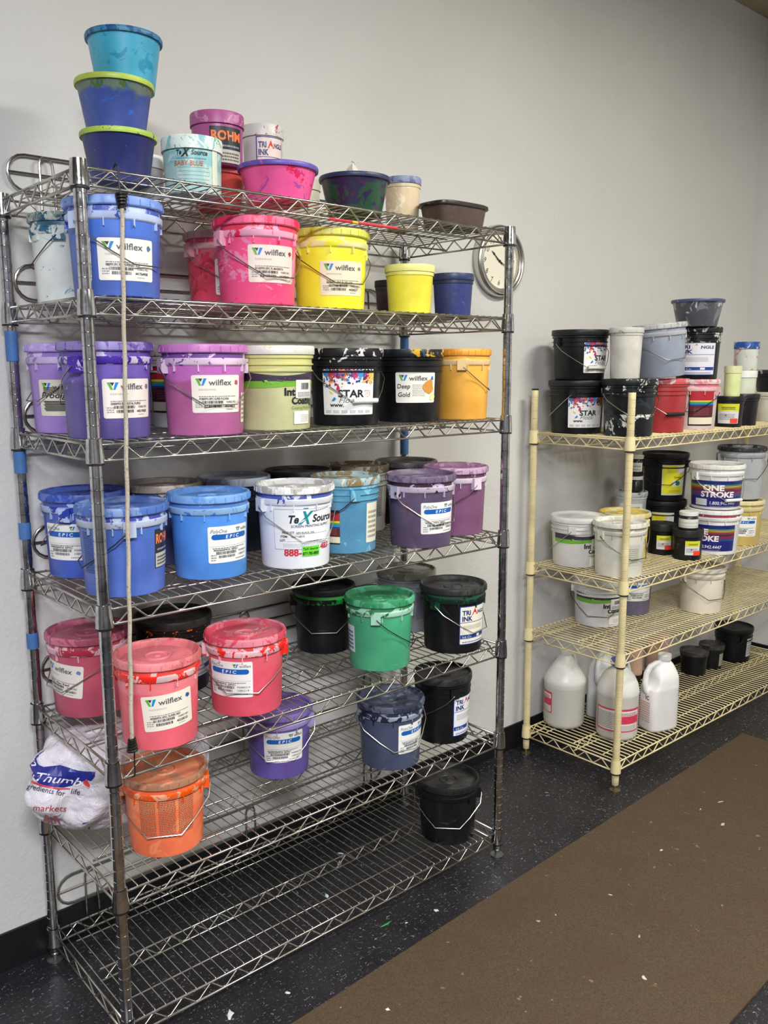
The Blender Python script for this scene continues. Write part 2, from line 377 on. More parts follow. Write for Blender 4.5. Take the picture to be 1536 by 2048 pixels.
# ------------------------------------------------------------------ containers
AISLE = Vector((-.70, -1.65))      # the spot in the aisle the fronts of the buckets are turned to
def front(x, y, d): return math.atan2(AISLE.y-y, AISLE.x-x)+R(d)
WHITE = '#e9e7e2'; BLACK = '#101116'
wire_m = flat('#b9b7b0', .28, 1)
dwire_m = flat('#55524e', .4, 1)
def body_profile(style, rad, H):
    if style in ('gallon', 'clean'):
        p = [(.815*rad, .0), (.845*rad, .0015), (.855*rad, .006), (.915*rad, H-.046), (.955*rad, H-.044), (.968*rad, H-.042), (.972*rad, H-.0315), (.935*rad, H-.0295), (.930*rad, H-.0185)]
        return p, [0, 0, 0, 1, 1, 1, 1, 2], (.855*rad, .915*rad, H-.046)
    if style == 'ribbed':
        p = [(.82*rad, .0), (.85*rad, .002), (.86*rad, .006), (.915*rad, H-.060), (.955*rad, H-.059), (.955*rad, H-.056), (.925*rad, H-.055), (.925*rad, H-.045), (.965*rad, H-.044), (.965*rad, H-.041), (.93*rad, H-.040), (.93*rad, H-.030), (.97*rad, H-.028), (.97*rad, H-.022), (.93*rad, H-.021), (.93*rad, H-.015)]
        return p, [0]*15, (.86*rad, .915*rad, H-.060)
    if style == 'tub':
        p = [(.70*rad, .0), (.735*rad, .001), (.745*rad, .005), (.93*rad, H-.010), (.955*rad, H-.008), (.955*rad, H-.006)]
        return p, [0]*5, (.745*rad, .93*rad, H-.010)
    if style == 'jar':
        p = [(.86*rad, .0), (.90*rad, .002), (.91*rad, .006), (.945*rad, H-.034), (.945*rad, H-.030), (.90*rad, H-.029), (.90*rad, H-.008)]
        return p, [0]*6, (.91*rad, .945*rad, H-.034)
    if style == 'cup':
        p = [(.80*rad, .0), (.83*rad, .0015), (.84*rad, .006), (.925*rad, H-.028), (.96*rad, H-.027), (.96*rad, H-.019), (.93*rad, H-.018), (.93*rad, H-.008)]
        return p, [0, 0, 0, 1, 1, 1, 0], (.84*rad, .925*rad, H-.028)
def lid_profile(style, rad, H):
    if style in ('gallon', 'clean'):
        return [(.935*rad, H-.0185), (.985*rad, H-.0185), (rad, H-.0165), (rad, H-.005), (.985*rad, H-.001), (.955*rad, H), (.93*rad, H-.001), (.905*rad, H-.0035), (.885*rad, H-.0135), (.84*rad, H-.0150), (.80*rad, H-.0135), (.30*rad, H-.0135), (.27*rad, H-.0105), (.24*rad, H-.0135), (.08*rad, H-.0130), (.05*rad, H-.0105), (0, H-.0105)]
    if style == 'ribbed':
        return [(.935*rad, H-.020), (.99*rad, H-.020), (rad, H-.018), (rad, H-.004), (.985*rad, H), (.94*rad, H), (.925*rad, H-.008), (.88*rad, H-.010), (.30*rad, H-.010), (.27*rad, H-.008), (.20*rad, H-.010), (0, H-.010)]
    if style == 'tub':
        return [(.96*rad, H-.010), (.99*rad, H-.0105), (rad, H-.007), (rad, H-.003), (.985*rad, H), (.95*rad, H), (.93*rad, H-.004), (.80*rad, H-.004), (.78*rad, H-.002), (.40*rad, H-.002), (.38*rad, H-.004), (0, H-.004)]
    if style == 'jar':
        return [(.955*rad, H-.028), (rad, H-.028), (rad, H-.003), (.98*rad, H), (.90*rad, H), (.88*rad, H-.003), (0, H-.003)]
    if style == 'cup':
        return [(.945*rad, H-.018), (.99*rad, H-.018), (rad, H-.016), (rad, H-.003), (.985*rad, H), (.93*rad, H), (.91*rad, H-.005), (0, H-.005)]
def bucket(name, label, cat, x, y, z, rad, H, style='gallon', ink='#888888', band=None, lid=None, smear=None, lidsmear=None, head=None,
           arts=(), bail=None, grip=None, group=None, tilt=None, rough=.36, dusty=0, sx=1, sy=1, rz=None, wirecol=None, bump=0, bodysmear=(), var=.12, th=None, drop=42):
    t = thing(name, label, cat, (x, y, z), 0, group)
    if tilt: t.rotation_euler = (R(tilt[0]), R(tilt[1]), 0)
    if rz is not None: t.rotation_euler.z = R(rz)
    prof, mis, (r0, r1, zt) = body_profile(style, rad, H)
    smear = smear or []; band = band or ink; lid = lid or ink
    bm_ = plastic(ink, list(bodysmear), rough, head, zt-.028 if th is None else th, var, 'bucket_plastic', bump=bump)
    sm = [(c, s, h, None, None) for c, s, h in smear]
    band_m = plastic(band, sm, rough+.05, name='rim_plastic') if 1 in mis else bm_
    lid_m = plastic(lid, [(c, s, h, None, None) for c, s, h in (lidsmear if lidsmear is not None else smear)], rough+.08, name='lid_plastic', dusty=dusty)
    m = MB(); n = 56 if rad > .07 else 40
    m.lathe(prof, n, mis=mis, sx=sx, sy=sy)
    if bail is not None:
        fa = front(x, y, bail)
        for sgn in (-1, 1):
            a = fa+sgn*PI/2
            m.obox((math.cos(a)*rad*.965, math.sin(a)*rad*.965), a, .008, .013, H-.062 if style == 'gallon' else H-.058, H-.030, 1 if 1 in mis else 0)
    if style in ('gallon', 'clean') and rad > .07:
        for k in range(10):
            a = 2*PI*k/10+.3; m.obox((math.cos(a)*rad*.925, math.sin(a)*rad*.925), a, .004, .001, H-.058, H-.043, 1)
    bo = m.build('body', [bm_, band_m, plastic(smear[0][0] if smear else ink, [(band, 9, .56, None, None)]+[(c, s_*1.4, h+.03, None, None) for c, s_, h in smear[1:]], .45, name='groove_ink', bump=.5)] if 2 in mis else [bm_, band_m], t)
    lp = lid_profile(style, rad, H); gal = style in ('gallon', 'clean')
    m = MB(); m.lathe(lp, n, sx=sx, sy=sy, mis=[0]*7+[1]*(len(lp)-8) if gal else None)
    if style in ('gallon', 'clean'):
        for k in range(26):
            a = 2*PI*k/26; m.obox((math.cos(a)*rad*1.0, math.sin(a)*rad*1.0), a, .0012, .0009, H-.0165, H-.005)
    lc, ic = lin(lid), lin(ink); dc = '#%02x%02x%02x' % tuple(int(255*((lc[i]*.45+ic[i]*.42)**(1/2.2))) for i in range(3))
    m.build('lid', [lid_m, plastic(dc, [(c, s*.6, h, None, None) for c, s, h in (lidsmear if lidsmear is not None else smear)]+[(lid, 6, .56, None, None)], rough+.12, name='lid_disc', dusty=max(dusty, .12))] if gal else lid_m, t)
    radf = lambda q: r0+(r1-r0)*max(0, min(1.15, q/zt))
    for a in arts:
        art, d, zf = a[0], a[1], a[2]; tl = a[3] if len(a) > 3 else 0
        art.wrap('label', radf, front(x, y, d), zf*H, t, R(tl))
    if bail is not None:
        ze = H-.046; k = rad/.0975; bo_ = 1 if style == 'gallon' else .99
        pts = [(-1.02*rad*bo_, 0), (-1.07*rad, .008), (-1.02*rad, .042*k), (-.70*rad, .088*k), (-.38*rad, .124*k), (.38*rad, .124*k), (.70*rad, .088*k), (1.02*rad, .042*k), (1.07*rad, .008), (1.02*rad*bo_, 0)]
        ca, sa = math.cos(R(drop)), math.sin(R(drop)); fa = front(x, y, bail)
        ex = Vector((-math.sin(fa), math.cos(fa), 0)); ey = Vector((math.cos(fa), math.sin(fa), 0))
        P = [ex*px+ey*(py*ca)+Vector((0, 0, ze-py*sa)) for px, py in pts]
        P = [ex*(-.97*rad)+Vector((0, 0, ze))]+P+[ex*(.97*rad)+Vector((0, 0, ze))]
        m = MB(); m.tube(P, .0013 if rad > .07 else .001, 6); h = m.build('handle', wirecol or wire_m, t)
        if grip:
            m = MB(); m.tube([P[5]*.98+P[6]*.02, P[5]*.02+P[6]*.98], .0062, 10); m.build('grip', flat(grip, .4), h)
    return t

# ------------------------------------------------------------------ room
def room():
    t = Nt('painted_wall'); tc = t.n('ShaderNodeTexCoord'); v = tc.outputs['Object']
    col = t.mix(t.step(t.noise(v, 1.6, 4), .35, .7), lin('#d7d5d2'), lin('#cfcdca'))
    t.l(col, t.b.inputs['Base Color']); t.b.inputs['Roughness'].default_value = .62
    bp = t.n('ShaderNodeBump'); bp.inputs['Strength'].default_value = .35; bp.inputs['Distance'].default_value = .004
    t.l(t.noise(v, 85, 3), bp.inputs['Height']); t.l(bp.outputs[0], t.b.inputs['Normal'])
    wall = t.m
    X0, X1, Y0, Y1, Z1 = -3.0, 3.585, -4.6, .475, 3.12
    def st(name, b, m, sm=False):
        q = MB(); q.box(*b); o = q.build(name, m, smooth=False); o['kind'] = 'structure'; return o
    st('wall_back', (X0-.1, X1+.1, Y1, Y1+.1, -.05, Z1+.05), wall)
    st('wall_right', (X1, X1+.1, Y0, Y1, -.05, Z1+.05), wall)
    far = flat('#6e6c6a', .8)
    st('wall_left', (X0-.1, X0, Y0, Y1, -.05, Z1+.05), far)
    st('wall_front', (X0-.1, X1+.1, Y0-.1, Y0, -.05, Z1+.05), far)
    t = Nt('ceiling_paint'); tc = t.n('ShaderNodeTexCoord')
    t.l(t.mix(t.noise(tc.outputs['Object'], 60, 3), lin('#b0a68e'), lin('#9c927a')), t.b.inputs['Base Color']); t.b.inputs['Roughness'].default_value = .8
    st('ceiling', (X0-.1, X1+.1, Y0-.1, Y1+.1, Z1, Z1+.1), t.m)
    # black vinyl tile with white flecks
    t = Nt('black_vinyl_tile'); tc = t.n('ShaderNodeTexCoord'); v = tc.outputs['Object']
    mp = t.n('ShaderNodeMapping'); mp.inputs['Scale'].default_value = (1, 2.4, 1); mp.inputs['Rotation'].default_value = (0, 0, .5); t.l(v, mp.inputs['Vector'])
    mp2 = t.n('ShaderNodeMapping'); mp2.inputs['Scale'].default_value = (2.2, 1, 1); mp2.inputs['Rotation'].default_value = (0, 0, -.4); t.l(v, mp2.inputs['Vector'])
    col = t.mix(t.step(t.noise(v, 3, 4), .3, .7), lin('#18161a'), lin('#262428'))
    col = t.mix(t.math('MULTIPLY', t.step(t.noise(mp.outputs[0], 75, 3, .6, .8), .63, .69), .66), col, lin('#9896a0'))
    col = t.mix(t.math('MULTIPLY', t.step(t.noise(mp2.outputs[0], 60, 3, .6, 1.4), .675, .72), .8), col, lin('#c2c0c6'))
    col = t.mix(t.math('MULTIPLY', t.step(t.noise(v, 140, 2, .6), .64, .70), .35), col, lin('#74727c'))
    br = t.n('ShaderNodeTexBrick'); br.offset = 0; br.inputs['Scale'].default_value = 1; br.inputs['Brick Width'].default_value = .305; br.inputs['Row Height'].default_value = .305; br.inputs['Mortar Size'].default_value = .0012
    br.inputs['Color1'].default_value = (0,0,0,1); br.inputs['Color2'].default_value = (0,0,0,1); br.inputs['Mortar'].default_value = (1,1,1,1); t.l(v, br.inputs['Vector'])
    col = t.mix(t.math('MULTIPLY', br.outputs['Fac'], .6), col, lin('#0c0b0e'))
    t.l(col, t.b.inputs['Base Color']); rr = t.step(t.noise(v, 12, 4), .3, .7); t.l(t.math('ADD', t.math('MULTIPLY', rr, .2), .32), t.b.inputs['Roughness'])
    bp = t.n('ShaderNodeBump'); bp.inputs['Strength'].default_value = .15; bp.inputs['Distance'].default_value = .002; t.l(t.noise(v, 40, 3), bp.inputs['Height']); t.l(bp.outputs[0], t.b.inputs['Normal'])
    st('floor', (X0-.1, X1+.1, Y0-.1, Y1+.1, -.1, 0), t.m)
    bb = flat('#121014', .45)
    for name, b in (('baseboard_back', (X0, X1, Y1-.007, Y1, 0, .102)), ('baseboard_right', (X1-.007, X1, Y0, Y1-.007, 0, .102)), ('baseboard_left', (X0, X0+.007, Y0, Y1-.007, 0, .102))):
        st(name, b, bb)
    # brown runner mat
    t = Nt('brown_mat'); tc = t.n('ShaderNodeTexCoord'); v = tc.outputs['Object']
    col = t.mix(t.step(t.noise(v, 260, 4, .7), .3, .7), lin('#42352a'), lin('#61513f'))
    col = t.mix(t.math('MULTIPLY', t.step(t.noise(v, 7, 4), .45, .7), .35), col, lin('#4e3c2e'))
    col = t.mix(t.math('MULTIPLY', t.step(t.noise(v, 34, 2), .72, .75), .7), col, lin('#8a7a5e'))
    col = t.mix(t.step(t.noise(v, 20, 2), .765, .78), col, lin('#c9c2b4'))
    t.l(col, t.b.inputs['Base Color']); t.b.inputs['Roughness'].default_value = .9; t.b.inputs['Specular IOR Level'].default_value = .2
    bp = t.n('ShaderNodeBump'); bp.inputs['Strength'].default_value = .5; bp.inputs['Distance'].default_value = .002; t.l(t.noise(v, 300, 3), bp.inputs['Height']); t.l(bp.outputs[0], t.b.inputs['Normal'])
    a = R(2.2); m = MB(); L, W = 4.6, .70; n = 40
    for k in range(n+1):
        u = -L*k/n
        m.v += [(u, 0, 0), (u, 0, .006), (u, .002-W, .006), (u, .002-W, 0)]
    for k in range(n):
        o = 4*k; m.f += [(o, o+4, o+5, o+1), (o+1, o+5, o+6, o+2), (o+2, o+6, o+7, o+3)]; m.mi += [0]*3
    m.f += [(0, 1, 2, 3), tuple(4*n+i for i in (3, 2, 1, 0))]; m.mi += [0, 0]
    o = m.build('floor_mat', t.m, None, (2.665, -.072, 0), False); o.rotation_euler.z = a
    tag(o, 'long dark brown runner mat lying on the black floor beside the shelving', 'mat')
room()

# ------------------------------------------------------------------ wire shelving
def shelf_mesh(L, D, mats, pitch=.0254, zig=.0725, wr=.0014, fr=.0029, mid=True):
    """one wire shelf; local z=0 is the top surface, x 0..L and y 0..D are post centres"""
    m = MB(); g = .016; zt, zb = -.004, -.036; e = .012
    for y in (-e*.0, D):
        for z in (zt, zb): m.tube([(g, y, z), (L-g, y, z)], fr, 6)
    for x in (0, L):
        for z in (zt, zb): m.tube([(x, g, z), (x, D-g, z)], fr, 6)
    def zz(a, b, n, r=.0021, off=0):
        a = Vector(a); b = Vector(b); pts = []
        d = (b-a)
        for k in range(n):
            for f, z in ((0, zb+.003), (.07, zb+.003), (.5-.03, zt-.003), (.5+.03, zt-.003), (.93, zb+.003)):
                pts.append(a+d*((k+f)/n)+Vector((0, 0, z)))
        pts.append(b+Vector((0, 0, zb+.003))); m.tube(pts, r, 5)
    n = round((L-.05)/zig)
    for y in (0, D): zz((.025, y, 0), (L-.025, y, 0), n)
    for x in (0, L): zz((x, .025, 0), (x, D-.025, 0), max(3, round((D-.05)/zig)))
    nc = int((L-.03)/pitch)
    for k in range(nc+1):
        x = .015+(L-.03)*k/nc; m.tube([(x, -.001, zt-.001), (x, .004, 0), (x, D-.004, 0), (x, D+.001, zt-.001)], wr, 4)
    for y in (.075, D-.075): m.tube([(.03, y, -.0045), (L-.03, y, -.0045)], .0022, 5)
    if mid:
        for z in (-.0045, zb): m.tube([(.03, D/2, z), (L-.03, D/2, z)], .0026, 5)
        zz((.04, D/2, 0), (L-.04, D/2, 0), n)
    me = bpy.data.meshes.new('shelf'); me.from_pydata(m.v, [], m.f); me.update(); me.materials.append(mats); me.shade_smooth()
    return me
def post_mesh(H, r, z0, mat):
    m = MB(); p = [(r-.001, z0), (r, z0+.001)]; z = z0+.0254
    while z < H-.01:
        p += [(r, z-.0035), (r, z-.0012), (r-.0009, z-.0005), (r-.0009, z+.0005), (r, z+.0012), (r, z+.0035)]; z += .0254
    p += [(r, H-.003), (r-.002, H-.001), (r-.004, H)]
    m.lathe(p, 24); me = bpy.data.meshes.new('post'); me.from_pydata(m.v, [], m.f); me.update(); me.materials.append(mat); me.shade_smooth(); me.set_sharp_from_angle(angle=R(50)); return me
def collar_mesh(mats):
    m = MB(); m.lathe([(.0150, .0), (.0150, .0015), (.0158, .003), (.0182, -.030), (.0186, -.0445), (.0172, -.046), (.0132, -.046)][::-1], 24)
    m.lathe([(.0131, -.0495), (.0176, -.0495), (.0176, -.0462), (.0131, -.0462)], 24, 1)
    me = bpy.data.meshes.new('collar'); me.from_pydata(m.v, [], m.f); me.update()
    for x in mats: me.materials.append(x)
    me.polygons.foreach_set('material_index', m.mi); me.shade_smooth(); me.set_sharp_from_angle(angle=R(40)); return me
def rack(label, ox, oy, L, D, levels, top, metal, wire, pitch, wr, tapes=(), footcol='#a39a7c', cap=None):
    t = thing('wire_shelving_unit', label, 'shelving unit', (ox, oy, 0))
    pm = post_mesh(top, .0127, .022, metal); cm = collar_mesh([metal, flat('#15130f', .5)]); sm = shelf_mesh(L, D, wire, pitch, wr=wr)
    fm = MB(); fm.lathe([(.019, 0), (.0205, .001), (.0205, .004), (.008, .007), (.006, .008), (.006, .018), (.0118, .019), (.0118, .0225)], 20)
    posts = {}
    for i, x in enumerate((0, L)):
        for j, y in enumerate((0, D)):
            p = bpy.data.objects.new('post', pm); C.objects.link(p); p.parent = t; p.location = (x, y, 0); posts[i, j] = p
            f = fm.build('foot', flat(footcol, .4, 1), p)
            if cap:
                q = MB(); q.lathe([(.0128, top-.004), (.0130, top), (.011, top+.002), (0, top+.002)], 20); q.build('end_cap', flat(cap, .5), p)
    for z in levels:
        s = bpy.data.objects.new('shelf', sm); C.objects.link(s); s.parent = t; s.location = (0, 0, z-.006)
        for x in (0, L):
            for y in (0, D):
                c = bpy.data.objects.new('collar', cm); C.objects.link(c); c.parent = s; c.location = (x, y, .006)
    for (i, j, z0, z1) in tapes:
        m = MB(); m.lathe([(.0129, z0), (.0137, z0+.0005), (.0140, (z0+z1)/2), (.0137, z1-.0005), (.0129, z1)], 20)
        o = m.build('tape_wrap', plastic('#2a6bb0', [('#4a6f9c', 40, .6, None, None)], .6, name='tape'), posts[i, j]); o['label'] = 'blue masking tape wrap'
    return t
def chrome():
    t = Nt('dirty_chrome'); tc = t.n('ShaderNodeTexCoord'); v = tc.outputs['Object']
    t.l(t.mix(t.step(t.noise(v, 25, 5, .7), .45, .75), lin('#cfcfd2'), lin('#8f8c89')), t.b.inputs['Base Color']); t.b.inputs['Metallic'].default_value = 1
    t.l(t.math('ADD', t.math('MULTIPLY', t.step(t.noise(v, 40, 4, .7), .45, .85), .22), .10), t.b.inputs['Roughness']); return t.m
def wirechrome():
    t = Nt('shelf_wire_chrome'); tc = t.n('ShaderNodeTexCoord'); v = tc.outputs['Object']
    col = t.mix(t.step(t.noise(v, 18, 4, .7), .4, .75), lin('#cecbc0'), lin('#918d84'))
    t.l(col, t.b.inputs['Base Color']); t.b.inputs['Metallic'].default_value = .95; t.b.inputs['Roughness'].default_value = .27; return t.m
CH, WC = chrome(), wirechrome()
LEV = [1.8845, 1.6487, 1.3650, 1.0304, .6935, .4041, .0881]
tapes = [(0, 1, 1.52, 1.588), (0, 1, 1.262, 1.316), (0, 1, 1.105, 1.145), (0, 1, .836, .875), (1, 1, 1.55, 1.599), (1, 1, 1.225, 1.30)]
rack('tall seven-shelf chrome wire shelving unit holding the coloured ink buckets', 0, 0, 1.22, .43, LEV, 1.8865, CH, WC, .0254, .0015, tapes, '#9a9a98')
for x0, x1, c_ in ((.585, .66, '#d42a3e'), (.655, .672, '#d8c83a'), (.675, .80, '#d8384a')):
    m = MB(); m.tube([(x0+(x1-x0)*k/6, 0, LEV[0]-.006-.036) for k in range(7)], [.0032, .0037, .0034, .0038, .0034, .0037, .0031], 8)
    m.build('paint_smear', flat(c_, .5), bpy.data.objects['wire_shelving_unit'])
CR = plastic('#dccb98', [('#b8a878', 30, .66, None, None)], .42, name='cream_enamel')
CL = [1.270, .772, .511, .113]
rack('lower cream enamelled wire shelving unit standing towards the room corner', 1.857, 0, 1.655, .41, CL, 1.424, CR, CR, .0250, .0023, (), '#a39a7c', '#1a1813')

# ------------------------------------------------------------------ buckets on the chrome unit
Z = [z-.0055 for z in LEV]
BK, TB = 'bucket', 'tub'
G1, G2, G3, G4, G5, G6 = ('tubs and jars on the top shelf', 'buckets on the second shelf', 'buckets on the third shelf', 'buckets on the fourth shelf', 'buckets on the fifth shelf', 'buckets on the sixth shelf')
pb = '#e4dfe6'
# top shelf
bucket('ink_tub', 'navy blue tub with lime lid, bottom one of the stack of three', TB, .149, .143, Z[0], .078, .101, 'tub', '#121f6c', lid='#a9c83a', lidsmear=[('#1c3a86', 20, .63)], bodysmear=[('#3f7fd0', 28, .69, .05, .09)], group=G1)
bucket('ink_tub', 'medium blue tub with lime lid, middle one of the stack of three', TB, .143, .138, Z[0]+.1005, .079, .098, 'tub', '#20439a', lid='#b4c93c', head='#6f7f72', th=.070, bodysmear=[('#4b6e3a', 14, .58, .06, .09), ('#3a68c4', 16, .6, None, None)], group=G1)
t_ = bucket('ink_tub', 'turquoise tub with dark teal lid, topmost of the stack of three', TB, .188, .178, Z[0]+.198, .079, .108, 'tub', '#2ba7cc', lid='#1a7da6', lidsmear=[('#124f86', 22, .52)], bodysmear=[('#1f8fb4', 12, .58, None, None)], group=G1)
m = MB(); m.lathe([(.020, .104), (.021, .109), (.016, .112), (0, .113)], 14, cx=.0, cy=-.02); m.build('lid_blob', flat('#124a7c', .5), t_)
bucket('ink_jar', 'squat pale aqua jar handwritten BABY BLUE in orange', 'jar', .325, .153, Z[0], .067, .119, 'jar', '#a8cfcc', lid='#dfe8e2', lidsmear=[('#5fae7e', 16, .62), ('#e06a8c', 20, .70), ('#8fc6cc', 12, .55)], head='#8cc3c8', th=.055, bodysmear=[('#c9dcd4', 10, .52, None, None)], arts=[(art_babyblue(), -4, .52)], group=G1)
bucket('ink_jar', 'small white jar just right of the blue tub stack, behind the pale aqua jar', 'jar', .283, .30, Z[0], .045, .104, 'jar', '#dcdad6', lid='#e9e8e4', group=G1)
bucket('ink_tub', 'short red tub under the magenta jar', TB, .460, .272, Z[0], .070, .090, 'tub', '#c8392f', lid='#b9343a', bodysmear=[('#7a2436', 18, .6, None, None)], group=G1)
bucket('ink_jar', 'magenta jar with an orange and black label standing on the short red tub', 'jar', .442, .238, Z[0]+.0905, .063, .118, 'jar', '#a83a84', lid='#ab3f86', lidsmear=[('#c884ac', 16, .58)], arts=[(art_roem(), 22, .36)], group=G1)
bucket('ink_jar', 'plain white jar hidden low behind the hot pink tub, carrying a second jar', 'jar', .611, .30, Z[0], .050, .100, 'jar', '#d8d2cc', lid='#dcd8d4', group=G1)
bucket('ink_jar', 'white jar with a blue-outlined label and red smears, raised behind the hot pink tub', 'jar', .611, .30, Z[0]+.1005, .053, .122, 'jar', '#d5d0d2', lid='#e3dcd8', lidsmear=[('#b03a50', 26, .60), ('#a8a0a8', 30, .62)], arts=[(art_triangle(.075, .085, '#e9d6cf'), 24, .40)], group=G1)
bucket('ink_tub', 'wide hot pink tub with a purple lid', TB, .520, .104, Z[0], .094, .082, 'tub', '#f24a98', lid='#5b3fae', lidsmear=[('#c45ab0', 10, .6)], bodysmear=[('#e0245c', 16, .57, .04, .09), ('#b04a9c', 13, .62, None, None)], group=G1)
bucket('ink_tub', 'wide dark green and purple tub with a navy lid', TB, .757, .112, Z[0], .090, .092, 'tub', '#14492f', lid='#1f2b52', lidsmear=[('#3a3f6a', 20, .55)], bodysmear=[('#2b2348', 7, .50, .02, .09), ('#4a1f4a', 9, .60, None, None)], head='#262a4a', th=.075, group=G1)
bucket('ink_jar', 'small pale jar half seen between the hot pink and dark green tubs', 'jar', .757, .335, Z[0], .050, .120, 'jar', '#cfc8b4', lid='#c4bfae', group=G1)
bucket('ink_jar', 'beige jar with a blue-grey lid and drips on its side', 'jar', 1.000, .20, Z[0], .052, .136, 'cup', '#dcc3a0', band='#d9c4a4', lid='#8892b8', lidsmear=[('#5a648c', 22, .55)], bodysmear=[('#efe2c8', 12, .55, None, None), ('#8a6a48', 30, .70, None, None), ('#7a7f94', 20, .50, .010, .020)], group=G1)
m = MB(); v0 = len(m.v)
rr_ = random.Random(4)
m.lathe([(.014, 0), (.017, .004), (.014, .012), (.007, .022), (.003, .030), (0, .031)], 9)
m.v = [(x+rr_.uniform(-.003, .003), y+rr_.uniform(-.003, .003), z) for x, y, z in m.v]
o = m.build('crumpled_tissue', flat('#d6d0c0', .8), None, (.728, .085, Z[0]+.092)); tag(o, 'crumpled scrap of white tissue on the navy lid of the dark green tub', 'tissue')
def oblong_tub():
    t = thing('ink_tub', 'long low dark brown tub with rounded corners, last on the top shelf', TB, (1.105, .105, Z[0]), 0, G1)
    bm_ = plastic('#4d3a33', [('#6a5850', 14, .6, None, None), ('#2e3c66', 20, .66, None, None), ('#b8aca4', 50, .74, None, None)], .4)
    m = MB(); m.lathe([(.80, 0), (.84, .002), (.86, .008), (.95, .055)], 48, sx=.098, sy=.062, pw=.55); m.build('body', bm_, t)
    m = MB(); m.lathe([(.95, .055), (1.02, .055), (1.03, .058), (1.02, .064), (.97, .066), (.93, .062), (0, .062)], 48, sx=.098, sy=.062, pw=.55)
    m.obox((.105, .0), 0, .012, .010, .0555, .060); m.obox((-.103, .0), 0, .012, .012, .0555, .060)
    m.build('lid', plastic('#2e2523', [('#8c8680', 50, .70, None, None)], .35), t)
oblong_tub()
# second shelf
G = 'gallon'
bucket('ink_bucket', 'slim white bucket with teal drips behind the corner post', BK, .098, .325, Z[1], .078, .192, 'clean', '#dfe5e0', lid='#c9d2cb', lidsmear=[('#1f5f82', 14, .50), ('#7f9a9a', 20, .55), ('#b9c94a', 30, .68)], smear=[('#2a6c8e', 16, .52)], bodysmear=[('#3f86a8', 16, .64, None, None), ('#5a4a34', 24, .70, .08, .13)], arts=[(art_plain(.03, .02, '#26282c', 1, '#26282c'), 40, .20)], bail=-100, wirecol=dwire_m, group=G2)
bucket('ink_bucket', 'blue bucket with white printed label behind the bungee cord, second shelf', BK, .103, .085, Z[1], .098, .190, G, '#385fbc', band='#bccbee', lid='#6e93dc', smear=[('#2f52b4', 14, .58)], lidsmear=[('#8fabe4', 14, .55), ('#2e4fb0', 40, .66)], head='#4a74d2', arts=[(art_wilflex('9880PFX EPIC PF FLUORESCENT BLUE', '441764908'), 15, .37)], bail=42, group=G2)
bucket('ink_bucket', 'translucent-lidded crimson pink bucket behind the front hot pink one', BK, .500, .33, Z[1], .095, .192, G, '#ea3158', band='#d89aa2', lid='#d0a0a4', head='#c95f72', arts=[(art_epic(), 26, .42)], bail=30, bodysmear=[('#c9304c', 10, .55, None, None)], group=G2)
bucket('ink_bucket', 'hot pink bucket with splotched sides and label, second shelf', BK, .441, .082, Z[1], .098, .188, G, '#ff3c7c', band='#f3a6c2', lid='#f85888', smear=[('#ec1e52', 12, .56), ('#8c3a8c', 26, .66)], lidsmear=[('#f02c5c', 10, .52)], bodysmear=[('#f590b6', 6, .53, .05, .2), ('#f01e50', 9, .60, None, None), ('#ee7fa8', 12, .62, None, None)], arts=[(art_wilflex('90180PFX EPIC FL MAGENTA', '44190218', '#b02a3c', '#f0dcd0', 3), 25, .46)], bail=33, group=G2)
bucket('ink_bucket', 'bright yellow label-bearing bucket beside the hot pink one', BK, .668, .102, Z[1], .0975, .188, G, '#fff000', band='#efe79a', lid='#e2e258', smear=[('#f2f23a', 12, .55), ('#e8762a', 30, .74)], lidsmear=[('#c9c83a', 16, .55)], arts=[(art_wilflex('98080PFX EPIC FL YELLOW', '44200217', '#8a8a6c', '#efe2c4', 5), 22, .38)], bail=30, wirecol=flat('#8a8468', .4, 1), group=G2)
bucket('ink_cup', 'small plain yellow bucket with a paler yellow lid', BK, .930, .095, Z[1], .067, .126, 'cup', '#fdea2c', band='#fbef7e', lid='#fbf290', group=G2)
bucket('ink_cup', 'small navy blue bucket with paint-crusted rim, last on the second shelf', BK, 1.100, .100, Z[1], .059, .116, 'cup', '#13246c', band='#142048', lid='#18265c', lidsmear=[('#3c6e4a', 24, .58)], bodysmear=[('#4a66b0', 20, .66, None, None), ('#a8b4d4', 50, .75, None, None)], bump=.4, group=G2)
bucket('ink_cup', 'small dark brown tub half hidden behind the plain yellow bucket', TB, 1.066, .32, Z[1], .050, .112, 'cup', '#3a2e2c', lid='#2c2624', group=G2)
# third shelf
bucket('ink_bucket', 'lilac bucket with scribbled-out label handwritten Prodigy Pu', BK, .100, .352, Z[2], .0955, .199, G, '#a07cce', band='#cdbce8', lid='#b59ae2', lidsmear=[('#c9b2ea', 12, .5)], smear=[('#9474c8', 14, .6)], arts=[(art_wilflex(scrib=True, paper='#ddd8c8'), -12, .40)], bail=-70, group=G3)
bucket('ink_bucket', 'deep purple bucket with a crusted rim, label partly behind the bungee cord', BK, .092, .135, Z[2], .0985, .198, G, '#4d3b8c', band='#cfc4e4', lid='#8a76bc', smear=[('#44259a', 12, .49), ('#d84a9c', 26, .66)], lidsmear=[('#5f4a96', 14, .52)], head='#6f5ab0', bodysmear=[('#b9aede', 7, .68, .08, .16)], arts=[(art_wilflex('50080PFX EPIC ROYAL PURPLE', '44219028', '#7a7a9c', '#eee5dc', 7), 31, .42)], bail=-128, group=G3)
